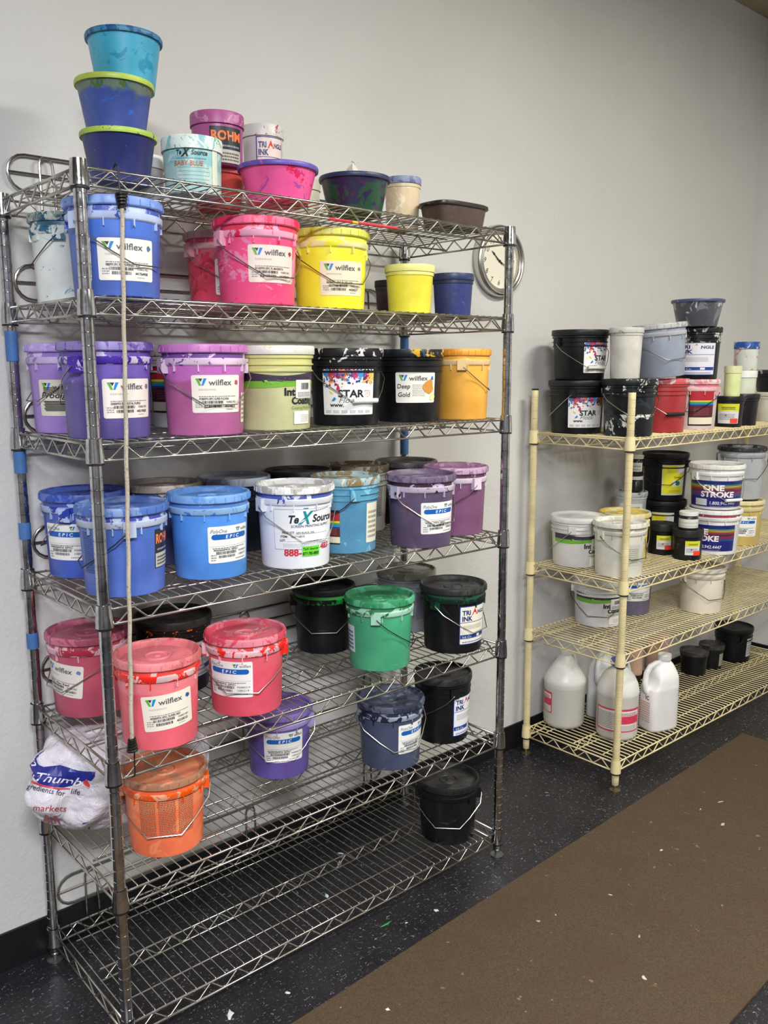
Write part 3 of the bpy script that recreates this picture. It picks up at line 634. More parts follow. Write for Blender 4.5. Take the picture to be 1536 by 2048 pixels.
bucket('ink_bucket', 'magenta-violet bucket, middle of the left half of the third shelf', BK, .292, .078, Z[2], .0965, .195, G, '#b55592', band='#e6c8e2', lid='#c46ebc', smear=[('#6a2f96', 24, .60), ('#ee4a8c', 30, .68)], lidsmear=[('#8a3a8c', 30, .64)], head='#c06cba', arts=[(art_wilflex('47080PFX EPIC SUPER FUCHSIA', '44244815', '#c04a7c', '#efe8dc', 9), 20, .46), (art_plain(.022, .065, '#e6dcc4', 5), 72, .30)], bail=22, group=G3)
bucket('ink_bucket', 'pale yellow-green bucket printed Int Coating with white lid', BK, .493, .100, Z[2], .0975, .195, 'ribbed', '#c2c28c', lid='#e6e4dc', head='#d2d088', th=.135, lidsmear=[('#c9d06a', 18, .62)], arts=[(art_swoosh(), 14, .44)], group=G3)
bucket('ink_bucket', 'black bucket with a splattered rainbow STAR label and white grip', BK, .722, .112, Z[2], .0975, .192, 'ribbed', '#0e0e12', lid='#15151a', bodysmear=[('#dcdad4', 16, .58, .160, .185), ('#c8c6c0', 26, .72, None, None)], smear=[('#e4e2dc', 20, .66)], lidsmear=[('#e4e2dc', 16, .575), ('#e03a3a', 12, .68)], arts=[(art_star(), 6, .44)], bail=32, grip='#e9e7e2', group=G3)
bucket('ink_bucket', 'black bucket with label handwritten Deep Gold', BK, .942, .112, Z[2], .0975, .192, 'ribbed', '#0d0e12', lid='#17181f', lidsmear=[('#3a5066', 16, .56), ('#d8a82a', 8, .57), ('#d9d6cc', 20, .66)], arts=[(art_wilflex(hand=('Deep', 'Gold'), seed=2), 15, .48)], group=G3)
bucket('ink_bucket', 'golden yellow bucket at the right end of the third shelf', BK, 1.122, .078, Z[2], .0795, .195, 'clean', '#f9b02e', band='#f6cf90', lid='#fba81c', head='#f5b850', lidsmear=[('#f08a14', 14, .6)], bail=88, group=G3)
bucket('ink_bucket', 'white bucket with black rainbow-striped label, deep behind the purple and magenta ones', BK, .385, .335, Z[2], .095, .193, 'ribbed', '#dcd8d0', lid='#cfc6b4', lidsmear=[('#7a4a6a', 30, .6)], arts=[(art_rainbow(.15, .12), -22, .50)], group=G3)
# fourth shelf
bucket('ink_bucket', 'royal blue bucket with banded label at the left back of the fourth shelf', BK, .112, .348, Z[3], .0985, .197, G, '#2a4fb8', band='#a8b8e0', lid='#4a68c0', smear=[('#2440a4', 10, .52)], lidsmear=[('#2f4cab', 9, .5)], arts=[(art_epic(seed=3), -30, .44)], bail=-115, bodysmear=[('#1a2f9c', 12, .64, None, None)], group=G4)
bucket('ink_bucket', 'slate blue bucket behind the corner post, front of the fourth shelf', BK, .106, .126, Z[3], .0985, .193, G, '#3a60bc', band='#b9c4dc', lid='#7593cc', smear=[('#1f2fa8', 12, .60), ('#55627c', 16, .62)], lidsmear=[('#4a6cb4', 7, .5), ('#d04a6a', 30, .76)], head='#4a6cb8', arts=[(art_columns(.07, .09, '#2a3f74', 2), -42, .5), (art_roem(.06, .085), 66, .50)], bail=-82, wirecol=dwire_m, group=G4)
bucket('ink_bucket', 'sky blue bucket with banded label, left of the white printed bucket', BK, .325, .134, Z[3], .0965, .196, G, '#3f90ea', band='#8fbcea', lid='#74a8e4', smear=[('#4a7fd0', 14, .55), ('#c84a7c', 34, .76)], lidsmear=[('#5a92d8', 8, .5)], arts=[(art_epic(seed=5), 34, .42)], group=G4)
bucket('ink_bucket', 'bucket with a dusty beige lid behind the slate blue one', BK, .318, .348, Z[3], .096, .198, G, '#2b3c78', band='#c9c0b4', lid='#b5aa9c', lidsmear=[('#9a8e80', 8, .5), ('#d9cf9c', 30, .7)], arts=[(art_yellow(.06, .06), 40, .62)], group=G4)
bucket('ink_bucket', 'navy bucket with a bluish white lid behind the sky blue one', BK, .527, .350, Z[3], .0975, .196, 'ribbed', '#10162a', lid='#aab4c4', smear=[('#1f3f9c', 14, .58)], lidsmear=[('#2a4fae', 20, .64), ('#8c98ac', 8, .5)], group=G4)
bucket('ink_bucket', 'white bucket with teal X logo and green sticker', BK, .539, .090, Z[3], .0977, .201, G, '#eceef4', band='#e6e8f0', lid='#e2e1e2', smear=[('#2f4fb0', 22, .62), ('#d84a4a', 34, .72), ('#1a2a4a', 40, .7)], lidsmear=[('#b9b4ae', 8, .55), ('#2f5fc0', 36, .70), ('#d84a4a', 40, .74)], var=.04, arts=[(art_texsource(), 20, .43)], bail=32, group=G4)
bucket('ink_bucket', 'black bucket with a dark lid behind the white printed one', BK, .742, .356, Z[3], .096, .196, 'ribbed', '#141418', lid='#242326', dusty=.15, group=G4)
bucket('ink_bucket', 'cyan blue ribbed bucket with a stained pale lid', BK, .738, .138, Z[3], .0930, .199, 'ribbed', '#4690b8', lid='#a0bcc4', smear=[('#1f6fa4', 16, .60)], lidsmear=[('#8c7a54', 9, .50), ('#e05a9c', 30, .70), ('#e6e0b0', 14, .62)], head='#5c9cb8', th=.135, bodysmear=[('#7fc0dc', 8, .6, None, None)], arts=[(art_plain(.05, .105, '#e6e4cf', 6), 58, .40), (art_rainbow(.04, .09), -24, .36)], bail=-74, wirecol=dwire_m, group=G4)
bucket('ink_bucket', 'grimy off-white bucket with columns of small print behind the cyan one', BK, .952, .342, Z[3], .0925, .196, 'ribbed', '#b5b0a6', lid='#c0b59c', smear=[('#c84a5a', 34, .72)], lidsmear=[('#6c5f48', 8, .48), ('#8a7f6a', 20, .6)], arts=[(art_columns(.09, .10, '#4a4a4e', 2), 30, .52)], group=G4)
bucket('ink_bucket', 'charcoal bucket with a dusty dark lid at the back of the fourth shelf', BK, 1.148, .343, Z[3], .0975, .195, G, '#2c282c', lid='#5c5558', lidsmear=[('#484246', 8, .5)], group=G4)
bucket('ink_bucket', 'dull violet bucket with banded label and hanging handle', BK, .939, .058, Z[3], .0968, .196, G, '#574668', band='#c9bcd2', lid='#86748f', smear=[('#3a1230', 18, .56), ('#a04a6a', 26, .70)], lidsmear=[('#6a5878', 8, .5), ('#3a2440', 34, .68)], bodysmear=[('#a79ab4', 7, .66, None, None), ('#6e4258', 9, .6, None, None), ('#c84a5a', 30, .77, .1, .15)], arts=[(art_epic(seed=7), 38, .42)], bail=45, group=G4)
bucket('ink_bucket', 'maroon purple bucket with a pinkish rim at the right end of the fourth shelf', BK, 1.136, .116, Z[3], .0950, .197, G, '#7c4570', band='#e0cfe0', lid='#c49cba', smear=[('#5a2a4a', 40, .70)], lidsmear=[('#9a6a90', 7, .5)], bodysmear=[('#a884a4', 9, .70, None, None)], bail=-50, group=G4)
# fifth shelf
bucket('ink_bucket', 'dark rose bucket at the left back of the fifth shelf', BK, .103, .347, Z[4], .0985, .198, G, '#b43c5a', band='#e2b4c0', lid='#c0607a', smear=[('#a82a44', 12, .54)], lidsmear=[('#a04a64', 7, .5), ('#d88a9c', 14, .62)], arts=[(art_wilflex('EPIC Flag Red', '42160831', '#6a86b0', '#e4dcd4', 11), -48, .48, -6)], bail=-62, group=G5)
bucket('ink_bucket', 'coral red bucket standing in front beside the corner post', BK, .145, .070, Z[4], .0955, .200, G, '#f0596a', band='#eec0c0', lid='#e07a7e', smear=[('#ec2a1e', 12, .48)], lidsmear=[('#c86a6c', 6, .5), ('#ea4a4c', 22, .66)], head='#ee8088', bodysmear=[('#f5a0a6', 7, .68, .1, .2)], arts=[(art_wilflex('40080PFX EPIC SUPER RED', '45228D22', '#2f5a96', '#efe8d8', 13), 14, .44, 4)], group=G5)
bucket('ink_bucket', 'raspberry red bucket with banded label and a hanging wire handle', BK, .392, .100, Z[4], .0985, .193, G, '#e2425c', band='#eebcc6', lid='#e07a8c', smear=[('#ec2a22', 11, .49)], lidsmear=[('#d4485c', 6, .52), ('#d0b0b4', 9, .6)], head='#e2606e', arts=[(art_epic(.116, .088, 9), -28, .49)], bail=-6, group=G5)
bucket('ink_bucket', 'black bucket with orange and yellow drips below its lid', BK, .325, .338, Z[4], .099, .193, 'ribbed', '#15120f', lid='#262220', smear=[], lidsmear=[('#37322e', 9, .5)], bodysmear=[('#d86a2a', 13, .58, .145, .172), ('#d8c02a', 15, .61, .145, .172)], arts=[(art_triangle(.13, .10, '#e4e4e6'), 34, .46)], group=G5)
bucket('ink_bucket', 'black bucket with bright green drips under the lid', BK, .809, .333, Z[4], .0933, .192, G, '#111216', band='#14171a', lid='#1c1c1e', smear=[('#2a9a3a', 20, .56)], lidsmear=[('#2c2c30', 8, .5)], bail=0, group=G5)
bucket('ink_bucket', 'jade green bucket with a darker green lid', BK, .839, .116, Z[4], .0977, .199, G, '#2fa472', band='#a4d6bc', lid='#4fae80', smear=[('#1f7a44', 14, .56)], lidsmear=[('#2f8a5a', 7, .48)], bodysmear=[('#62c098', 7, .66, None, None), ('#16823c', 22, .74, None, None)], arts=[(art_plain(.05, .075, '#e2e6ea', 5, '#3a6aa8'), -68, .42)], bail=84, wirecol=dwire_m, group=G5)
bucket('ink_bucket', 'grey-white ribbed bucket with a dirty lid at the back of the fifth shelf', BK, 1.130, .322, Z[4], .0946, .190, 'ribbed', '#8f9096', lid='#a8a49a', lidsmear=[('#7c776c', 8, .5)], arts=[(art_columns(.11, .09, '#4a5878', 2), 22, .5)], group=G5)
bucket('ink_bucket', 'black bucket with a cream red-triangle label and green-tinged rim, fifth shelf', BK, 1.098, .084, Z[4], .0985, .194, G, '#0e0f14', band='#10221c', lid='#2a2a2a', smear=[('#174a34', 14, .52), ('#d8d8d4', 40, .74)], lidsmear=[('#3a3a3a', 8, .5)], arts=[(art_triangle(.10, .115, seed=3), 45, .44)], bail=58, group=G5)
# sixth shelf
bucket('ink_bucket', 'violet bucket with banded label on the sixth shelf behind the rail', BK, .595, .267, Z[5], .0950, .186, G, '#5d43a2', band='#9c8ccc', lid='#6f5aa4', head='#7c66b4', arts=[(art_epic(seed=15), 10, .50)], bail=3, group=G6)
bucket('ink_bucket', 'slate grey-blue bucket with smeared rim and hanging handle', BK, .864, .100, Z[5], .0969, .190, G, '#3c4664', band='#98a0b4', lid='#4a526a', smear=[('#20283f', 12, .50)], lidsmear=[('#6c7488', 12, .6), ('#2a3044', 8, .5)], arts=[(art_epic(seed=17), 52, .48)], bail=28, group=G6)
bucket('ink_bucket', 'black ribbed bucket with a white red-triangle label, sixth shelf', BK, 1.092, .118, Z[5], .0885, .204, 'ribbed', '#0d0d11', lid='#1c1c1e', dusty=.1, arts=[(art_triangle(.10, .125, '#e9e9ee', 5), 60, .42)], bail=-66, group=G6)
bucket('ink_bucket', 'orange bucket with columns of small dark print, sixth shelf', BK, .178, .130, Z[5], .0990, .188, G, '#ff6f38', band='#f2a87c', lid='#d0865c', smear=[('#f0580e', 10, .47), ('#d86a4a', 20, .6)], lidsmear=[('#a8765a', 6, .5), ('#f0701e', 14, .64)], head='#f58a5c', bodysmear=[('#f58e62', 7, .6, None, None)], arts=[(art_columns(.135, .085), 4, .52)], bail=-3, group=G6)
bucket('ink_bucket', 'plain black bucket alone on the lowest shelf with its wire handle down', BK, 1.100, .099, Z[6], .0963, .186, G, '#0c0c0f', band='#0f0f12', lid='#1b1b1d', bail=0, wirecol=flat('#dcd9cf', .25, 1), drop=38)

# ------------------------------------------------------------------ cream unit contents
ZC = [z-.0055 for z in CL]
H1, H2, H3, H4 = 'containers on the cream unit top shelf', 'containers on the cream unit second shelf', 'containers on the cream unit third shelf', 'containers on the cream unit bottom shelf'
a = ZC[0]
bucket('ink_bucket', 'black bucket with splatter-rainbow label, bottom of the leftmost stack on the cream unit', BK, 1.962, .300, a, .1050, .192, 'ribbed', '#0f1014', lid='#1a1b20', arts=[(art_star(), 24, .42)], bail=-98, smear=[], group=H1)
bucket('ink_bucket', 'black bucket with splatter-rainbow label, top of the leftmost stack on the cream unit', BK, 1.970, .300, a+.193, .1030, .178, 'ribbed', '#101014', lid='#1b1c20', arts=[(art_star(), 52, .46)], bail=38, grip='#dedbd2', group=H1)
bucket('ink_bucket', 'black bucket covered in white paint splatters', BK, 1.985, .094, a, .0965, .198, 'ribbed', '#15161a', lid='#191a1e', lidsmear=[('#d6d6d2', 14, .56)], bodysmear=[('#e2e2de', 10, .57, .0, .075), ('#e2e2de', 16, .575, .150, .2), ('#2a343c', 7, .56, None, None)], bail=28, group=H1)
bucket('ink_bucket', 'slim dirty white bucket standing on the paint-splattered black bucket', BK, 1.998, .125, a+.1985, .0600, .176, 'cup', '#cfcbc2', band='#b9b5ac', lid='#d9d6cd', smear=[('#3a3a38', 26, .58)], lidsmear=[('#8a867c', 20, .6)], bodysmear=[('#4a3f34', 30, .75, None, None)], group=H1)
bucket('ink_bucket', 'red bucket with a black grip on its handle', BK, 2.235, .118, a, .0960, .197, 'ribbed', '#ae0412', lid='#cf4450', lidsmear=[('#dcc0c0', 12, .55)], bodysmear=[('#e24a54', 30, .74, None, None), ('#cdb4b0', 8, .72, .08, .19)], bail=34, grip='#1a1a1c', group=H1)
bucket('ink_bucket', 'tilted blue-grey bucket on top of the red bucket', BK, 2.190, .098, a+.205, .0960, .190, G, '#8b93a4', band='#b2b4ba', lid='#b9bab8', lidsmear=[('#9a9a98', 12, .55)], bail=36, group=H1, tilt=(-2, -5))
bucket('ink_bucket', 'white bucket with pink-smeared rim and black rainbow label', BK, 2.478, .120, a, .0900, .192, G, '#dcc6c4', band='#e2b8bc', lid='#ecd4d0', lidsmear=[('#e48a9c', 14, .5)], smear=[('#d86a80', 14, .55)], arts=[(art_rainbow(), 20, .46)], bail=-20, wirecol=dwire_m, group=H1)
bucket('ink_bucket', 'black bucket with a big white label on the pink-rimmed white one', BK, 2.478, .120, a+.1925, .0880, .196, 'ribbed', '#15141a', lid='#1a1a1e', bodysmear=[('#c6c6c2', 14, .58, .14, .2)], lidsmear=[('#d0d0cc', 14, .57)], arts=[(art_triangle(.15, .125, '#e4e2ec', 7), -2, .40)], group=H1)
bucket('ink_tub', 'dark grey tub with a wide blue lid on the tallest stack of the cream unit', TB, 2.436, .106, a+.389, .0980, .100, 'tub', '#4a4c54', lid='#3a4070', lidsmear=[('#8a8c98', 20, .62)], bodysmear=[('#b9bcc0', 8, .575, .05, .1), ('#74767c', 6, .55, None, None)], group=H1)
bucket('ink_tub', 'black tub with yellow and white label and bright red sticker', TB, 2.672, .078, a, .0600, .122, 'cup', '#121016', lid='#171519', arts=[(art_small(.085, .080), -2, .46)], group=H1)
bucket('ink_tub', 'black tub with purple smears on its lid, right of the red-stickered tub', TB, 2.812, .090, a, .0640, .128, 'cup', '#17131a', lid='#1d1620', lidsmear=[('#7a2f56', 14, .55)], bodysmear=[('#3a1f38', 10, .6, None, None)], group=H1)
bucket('ink_jar', 'lime jar standing in front on the red-stickered black tub', 'jar', 2.660, .064, a+.1225, .034, .120, 'jar', '#dbe4a0', lid='#e6e9b6', group=H1)
bucket('ink_jar', 'pale translucent jar with a grey logo, lower of the jar pair at the right', 'jar', 2.812, .090, a+.1285, .0480, .095, 'jar', '#dfe2cc', lid='#e4e8e4', group=H1)
bucket('ink_jar', 'jar with a blue-smeared lid stacked on the pale translucent jar', 'jar', 2.812, .090, a+.224, .0500, .115, 'jar', '#d2d4cc', lid='#a8bcd4', lidsmear=[('#1f4a9c', 12, .47)], bodysmear=[('#d88a74', 10, .60, None, None), ('#6a6e6a', 14, .62, .05, .08)], group=H1)
bucket('ink_bucket', 'cream bucket at the right edge of the cream unit top shelf', BK, 3.140, .105, a, .0850, .130, 'cup', '#e6e0cc', lid='#e2dcc6', group=H1)
bucket('ink_tub', 'black tub with a white-splashed lid standing on the cream bucket', TB, 3.165, .120, a+.131, .0950, .095, 'cup', '#1a1a1c', lid='#26262a', lidsmear=[('#aaa6ac', 16, .52)], group=H1)
b = ZC[1]
bucket('ink_bucket', 'white bucket with green and purple band at the back left of the cream unit', BK, 1.992, .300, b, .1020, .187, 'ribbed', '#dedbd6', lid='#e4e3de', arts=[(art_swoosh(), 16, .42)], bail=-100, group=H2)
bucket('ink_bucket', 'cream-white bucket in front on the cream unit second shelf', BK, 1.972, .100, b, .0965, .196, G, '#e0ddce', band='#dcdacb', lid='#dedcd0', lidsmear=[('#b8b4a2', 12, .58)], smear=[('#a8a492', 18, .62)], arts=[(art_plain(.060, .075, '#c4c2b6', 8, '#a09e92'), 34, .42)], bail=48, wirecol=dwire_m, group=H2)
bucket('ink_bucket', 'yellow bucket with a yellowish white lid', BK, 2.205, .235, b, .0985, .187, G, '#f2cf2c', band='#e2d8a0', lid='#d9d0a0', lidsmear=[('#d8bc4a', 5, .5)], bail=40, group=H2)
bucket('ink_bucket', 'black bucket with a yellow label under the taller black one', BK, 2.600, .305, b, .0950, .186, 'ribbed', '#0f0f13', lid='#17171b', arts=[(art_yellow(.09, .11), 0, .46)], group=H2)
bucket('ink_bucket', 'black bucket with a large yellow label, upper of the two', BK, 2.600, .305, b+.187, .0950, .197, 'ribbed', '#101014', lid='#1b1a1c', arts=[(art_yellow(.10, .13), 26, .46)], bail=-8, wirecol=dwire_m, group=H2)
bucket('ink_cup', 'grey-rimmed jar at the base of the little stack behind the cream post', 'jar', 2.405, .338, b, .0660, .235, 'cup', '#b4b2b4', band='#bfc4c6', lid='#b4babb', lidsmear=[('#4a4e50', 20, .55)], arts=[(art_plain(.10, .05, '#d9d8d4', 3, '#3a7a4a'), 0, .70)], group=H2)
for k, (lab, h) in enumerate((('small black bottle with white cap, on the grey-rimmed jar', .062), ('smallest black bottle with white cap and label, top of the little stack', .085))):
    t = thing('ink_bottle', lab, 'bottle', (2.414, .325, b+.2355+(.0625 if k else 0)), 0, H2)
    m = MB(); m.lathe([(.026, 0), (.028, .002), (.028, h-.022), (.024, h-.016), (.022, h-.012)], 20); m.build('body', flat('#17181a', .3), t)
    m = MB(); m.lathe([(.027, h-.014), (.028, h-.001), (.026, h)], 20); m.build('cap', flat('#dcdcd8', .4), t)
    if k: art_plain(.05, .036, '#d6d4cc', 2).wrap('label', lambda z: .028, front(2.41, .325, 0), .038, t)
gx, gy = 2.590, .070
bucket('ink_bucket', 'navy-wrapped white bucket reading STROKE, lower of the pair', BK, gx, gy, b, .1070, .180, G, '#e4e2e0', band='#ecebe8', lid='#ebe9e6', smear=[('#b03a4c', 12, .76)], arts=[(art_onestroke(), -24, .38)], group=H2)
bucket('ink_bucket', 'navy-wrapped white bucket reading ONE STROKE with a white grip, upper of the pair', BK, gx, gy, b+.1805, .1070, .178, G, '#e4e2e0', band='#efeeea', lid='#e2dfd8', arts=[(art_onestroke(), 6, .36)], bail=42, grip='#f0efec', group=H2)
bucket('ink_jar', 'round black jar with yellow label and red sticker behind the bottle-topped one', 'jar', 2.395, .185, b, .0545, .124, 'jar', '#111114', lid='#1a1a1d', arts=[(art_small(), 14, .42)], group=H2)
bucket('ink_jar', 'black jar with red sticker, a small white-capped bottle on its lid', 'jar', 2.388, .068, b, .0590, .118, 'jar', '#121215', lid='#1c1c20', arts=[(art_small(), 24, .42)], bodysmear=[('#3a3a3e', 16, .6, None, None)], group=H2)
t = thing('ink_bottle', 'small white-labelled bottle with white cap on the front black jar', 'bottle', (2.388, .068, b+.1155), 0, H2)
m = MB(); m.lathe([(.030, 0), (.036, .002), (.036, .044), (.032, .052), (.030, .056)], 24); m.build('body', flat('#1c1c1e', .35), t)
m = MB(); m.lathe([(.034, .054), (.036, .056), (.036, .068), (.034, .070), (0, .070)], 24); m.build('cap', flat('#e2e0dc', .4), t)
art_plain(.13, .034, '#dcdbd6', 2, '#c4c2bc').wrap('label', lambda z: .036, front(2.39, .07, 0), .026, t)
bucket('ink_bucket', 'ochre bucket with banded label at the right edge, second shelf', BK, 2.830, .085, b, .0975, .190, G, '#c9ac58', band='#d8c890', lid='#dccf9a', arts=[(art_epic(seed=21), 14, .44)], group=H2)
bucket('ink_bucket', 'pale grey bucket with a black lid on the ochre bucket', BK, 2.850, .100, b+.191, .0975, .218, G, '#aeb0b4', band='#a8a8aa', lid='#26252a', lidsmear=[('#5a5a60', 12, .58)], bail=20, wirecol=dwire_m, group=H2)
c = ZC[2]
bucket('ink_bucket', 'white bucket with black and green band under the cream second shelf', BK, 2.150, .300, c, .1040, .180, 'ribbed', '#e4e4e4', lid='#dedede', arts=[(art_swoosh(), 10, .46)], bail=0, wirecol=dwire_m, group=H3)
bucket('ink_bucket', 'dusky purple bucket with a white label behind the cream post', BK, 2.378, .310, c, .0960, .185, G, '#68607c', band='#b4b0bc', lid='#a8a4b0', arts=[(art_epic(seed=23), 30, .56)], group=H3)
bucket('ink_bucket', 'plain ivory bucket standing alone on the cream unit third shelf', BK, 2.615, .122, c, .0950, .190, G, '#e6dcc6', band='#e4dac6', lid='#e2dac8', var=.04, bail=42, wirecol=dwire_m, group=H3)
d = ZC[3]
bucket('ink_cup', 'small black tub nearest the white jugs on the bottom cream shelf', TB, 2.922, .300, d, .0646, .110, 'cup', '#101012', lid='#202022', dusty=.2, group=H4)
bucket('ink_cup', 'small black tub in the middle of the bottom shelf trio', TB, 3.062, .290, d, .0580, .112, 'cup', '#0f0f12', lid='#1f2020', dusty=.2, arts=[(art_plain(.03, .06, '#9a988c', 3), 60, .4)], group=H4)
bucket('ink_bucket', 'black bucket farthest right on the bottom cream shelf', BK, 3.250, .280, d, .0900, .165, 'ribbed', '#0d0d10', lid='#18181a', arts=[(art_plain(.04, .09, '#b4b6c0', 5), 62, .45)], bail=-60, wirecol=dwire_m, group=H4)

# ------------------------------------------------------------------ jugs and bottles, bottom cream shelf
def cloudy(name, top, low, zf, alpha=1):
    t = Nt(name); tc = t.n('ShaderNodeTexCoord'); sx = t.n('ShaderNodeSeparateXYZ'); t.l(tc.outputs['Object'], sx.inputs[0])
    t.l(t.mix(t.step(sx.outputs['Z'], zf-.002, zf+.002), lin(low), lin(top)), t.b.inputs['Base Color'])
    t.b.inputs['Roughness'].default_value = .38; t.b.inputs['Transmission Weight'].default_value = .10
    t.b.inputs['Subsurface Weight'].default_value = .25; t.b.inputs['Subsurface Scale'].default_value = .03; return t.m
def red_label(w=.16, h=.085, split=True):
    a = Art(); a.paper(w, h, '#d23a58', .002)
    if split:
        a.paper(w*.42, h-.012, '#dcd6d0', .002, 1, -w*.25, 0); a.micro(-w*.44, -h*.36, -w*.08, h*.36, 10, '#8f8a88', 3, 2)
        a.paper(w*.44, h*.22, '#e3dcd6', .001, 1, w*.24, h*.30); a.paper(w*.44, h*.30, '#dcd6d0', .001, 1, w*.24, -h*.30); a.micro(w*.06, h*.22, w*.40, h*.36, 2, '#9a5a64', 5, 2); a.micro(w*.06, -h*.42, w*.40, -h*.2, 5, '#a8a0a0', 7, 2)
    return a
def clear_jug(label, x, y, z, shoulder, arts, capcol, dome):
    t = thing('plastic_jug', label, 'jug', (x, y, z), 0, 'jugs on the bottom cream shelf')
    if dome: p = [(.060, 0), (.070, .002), (.0765, .010), (.0780, .018), (.0780, .170), (.0795, .176), (.0780, .190), (.0730, .212), (.0620, .236), (.0480, .254), (.0340, .266), (.0230, .274), (.0200, .280), (.0195, .288)]
    else: p = [(.060, 0), (.070, .002), (.0775, .012), (.0795, .022), (.0795, .172), (.0815, .178), (.0805, .190), (.0740, .204), (.0640, .220), (.0500, .242), (.0380, .260), (.0265, .276), (.0205, .284), (.0200, .292)]
    m = MB(); m.lathe(p, 48); m.build('body', cloudy('cloudy_plastic', '#e9e7e0', '#dad7ce', .165 if not dome else .175), t, ang=60)
    m = MB(); zc = p[-1][1]; cr = .0215 if not dome else .031; m.lathe([(cr, zc-.008), (cr+.001, zc-.006), (cr+.001, zc+.012), (cr-.0005, zc+.014), (0, zc+.014)], 24)
    m.build('cap', flat(capcol, .4), t)
    a = front(x, y, 150)
    m = MB(); m.tube([(math.cos(a)*r, math.sin(a)*r, q) for r, q in ((.024, .278), (.040, .282), (.060, .268), (.074, .238), (.079, .205), (.0785, .185))], .009, 10); m.build('handle', cloudy('cloudy_plastic', '#e9e7e0', '#dad7ce', .165), t)
    for art, d, zf in arts: art.wrap('label', lambda q: .0795 if not dome else .078, front(x, y, d), zf, t)
    return t
dz = ZC[3]
def strap(t, x, y):
    m = MB(); m.tube([(.022, -.006, .286), (.050, -.004, .280), (.085, .004, .277), (.120, .018, .276)], .0018, 6); m.build('cap_strap', flat('#4a5aa8', .4), t)
clear_jug('clouded clear jug with cone shoulder, left rear of the bottom cream shelf', 2.000, .340, dz, 0, [(red_label(.10, .085, True), -72, .105)], '#dcd8cc', False)
jb = clear_jug('clouded clear jug with red-framed label and blue cap behind the cream post', 2.066, .140, dz, 0, [(red_label(.19, .090), 4, .085)], '#4a5aa8', True); strap(jb, 0, 0)
def white_jug(label, x, y, z, rz, arts, scale=1, col='#eceae8'):
    t = thing('plastic_jug', label, 'jug', (x, y, z), rz, 'jugs on the bottom cream shelf')
    mat = plastic(col, [], .32, var=.03, name='white_hdpe'); m = MB(); s = scale
    prof = [(.86, 0), (.95, .003), (1.0, .012), (1.0, .155), (1.02, .160), (1.0, .166), (.99, .185), (.95, .200), (.84, .216), (.68, .232), (.52, .244), (.38, .252), (.26, .256)]
    n = 44
    o = len(m.v)
    for (k, q) in prof:
        for i in range(n):
            a = 2*PI*i/n; c, q2 = math.cos(a), math.sin(a)
            f = .5 if q < .2 else .5+.5*min(1, (q-.2)/.05)
            cx = math.copysign(abs(c)**f, c); cy = math.copysign(abs(q2)**f, q2)
            X = cx*.066*k*s; Y = cy*.048*k*s
            if q > .196: X += .018*s*min(1, (q-.196)/.05)
            dent = 0
            if .150 < q < .235 and cx < -.1: X *= 1-.42*math.sin(PI*(q-.150)/.085)*min(1, abs(cx))
            m.v.append((X, Y, q*s))
    for j in range(len(prof)-1):
        for i in range(n): m.f.append((o+j*n+i, o+j*n+(i+1) % n, o+(j+1)*n+(i+1) % n, o+(j+1)*n+i)); m.mi.append(0)
    m.f.append(tuple(o+i for i in reversed(range(n)))); m.mi.append(0); m.f.append(tuple(o+(len(prof)-1)*n+i for i in range(n))); m.mi.append(0)
    m.lathe([(.020*s, .250*s), (.020*s, .262*s)], 20, cx=.018*s)
    m.build('body', mat, t, ang=50)
    m = MB(); m.tube([(q*s, 0, r*s) for q, r in ((.006, .249), (-.022, .249), (-.048, .240), (-.064, .218), (-.069, .185), (-.066, .158), (-.058, .146))], .0105*s, 12); m.build('handle', mat, t)
    m = MB(); m.lathe([(.0235*s, .259*s), (.0245*s, .261*s), (.0245*s, .278*s), (.023*s, .280*s), (0, .280*s)], 24, cx=.018*s); m.build('cap', flat('#e6e4e0', .35), t)
    for art, side, zc in arts:
        vs = []
        for px, py, lay in art.v:
            off = .0007+.0004*lay
            if side == 'x-': vs.append((-.066*s-off, -px, zc+py))
            else: vs.append((px, -.048*s-off, zc+py))
        art.make('label', vs, t)
    return t
lj = Art(); lj.text('IC', .004, .040, .016, '#b04a4a', .03, fit=.02, lay=0); lj.micro(-.04, -.05, .03, .034, 9, '#e0b0a0', 3, 0)
white_jug('glossy white jug with loop handle, in front beside the cream post', 2.245, .072, dz, R(-16), [(lj, 'x-', .09)], 1.06)
lk = Art(); lk.paper(.055, .10, '#1c2220', .001)
for k, c in enumerate(('#d83a2a', '#e6c62a', '#2a8a4a', '#2a5aa8')): lk.rect(.0+.005*k, .028, .005+.005*k, .038, c, 1)
lk.micro(-.02, .014, .02, .022, 1, '#b9b9b4', 3); lk.micro(-.02, -.04, .02, .005, 5, '#4a4e4a', 3)
white_jug('white jug with a dark label between the two clouded jugs', 2.190, .300, dz, R(20), [(lk, 'y', .085)], 1.02, '#dcdcde')
def squeeze(label, x, y, col, cap):
    t = thing('squeeze_bottle', label, 'bottle', (x, y, dz), 0, 'bottles behind the white jugs')
    m = MB(); m.lathe([(.020, 0), (.026, .002), (.027, .032)], 24); m.build('cap', flat(cap, .35), t)
    m = MB(); m.lathe([(.024, .032), (.030, .036), (.031, .045), (.031, .150), (.028, .162), (.020, .170), (0, .171)], 28); m.build('body', plastic(col, [], .3, var=.08), t, ang=60)
squeeze('peach squeeze bottle standing on its dark cap just right of the cream post', 2.620, .415, '#e4b69a', '#2a1a10')
squeeze('pinkish squeeze bottle standing on its dark red cap right of the white jug', 2.865, .425, '#dcb6b4', '#5a1418')
squeeze('tan squeeze bottle standing behind the neck of the white jug', 2.770, .420, '#c99e84', '#3a1a14')

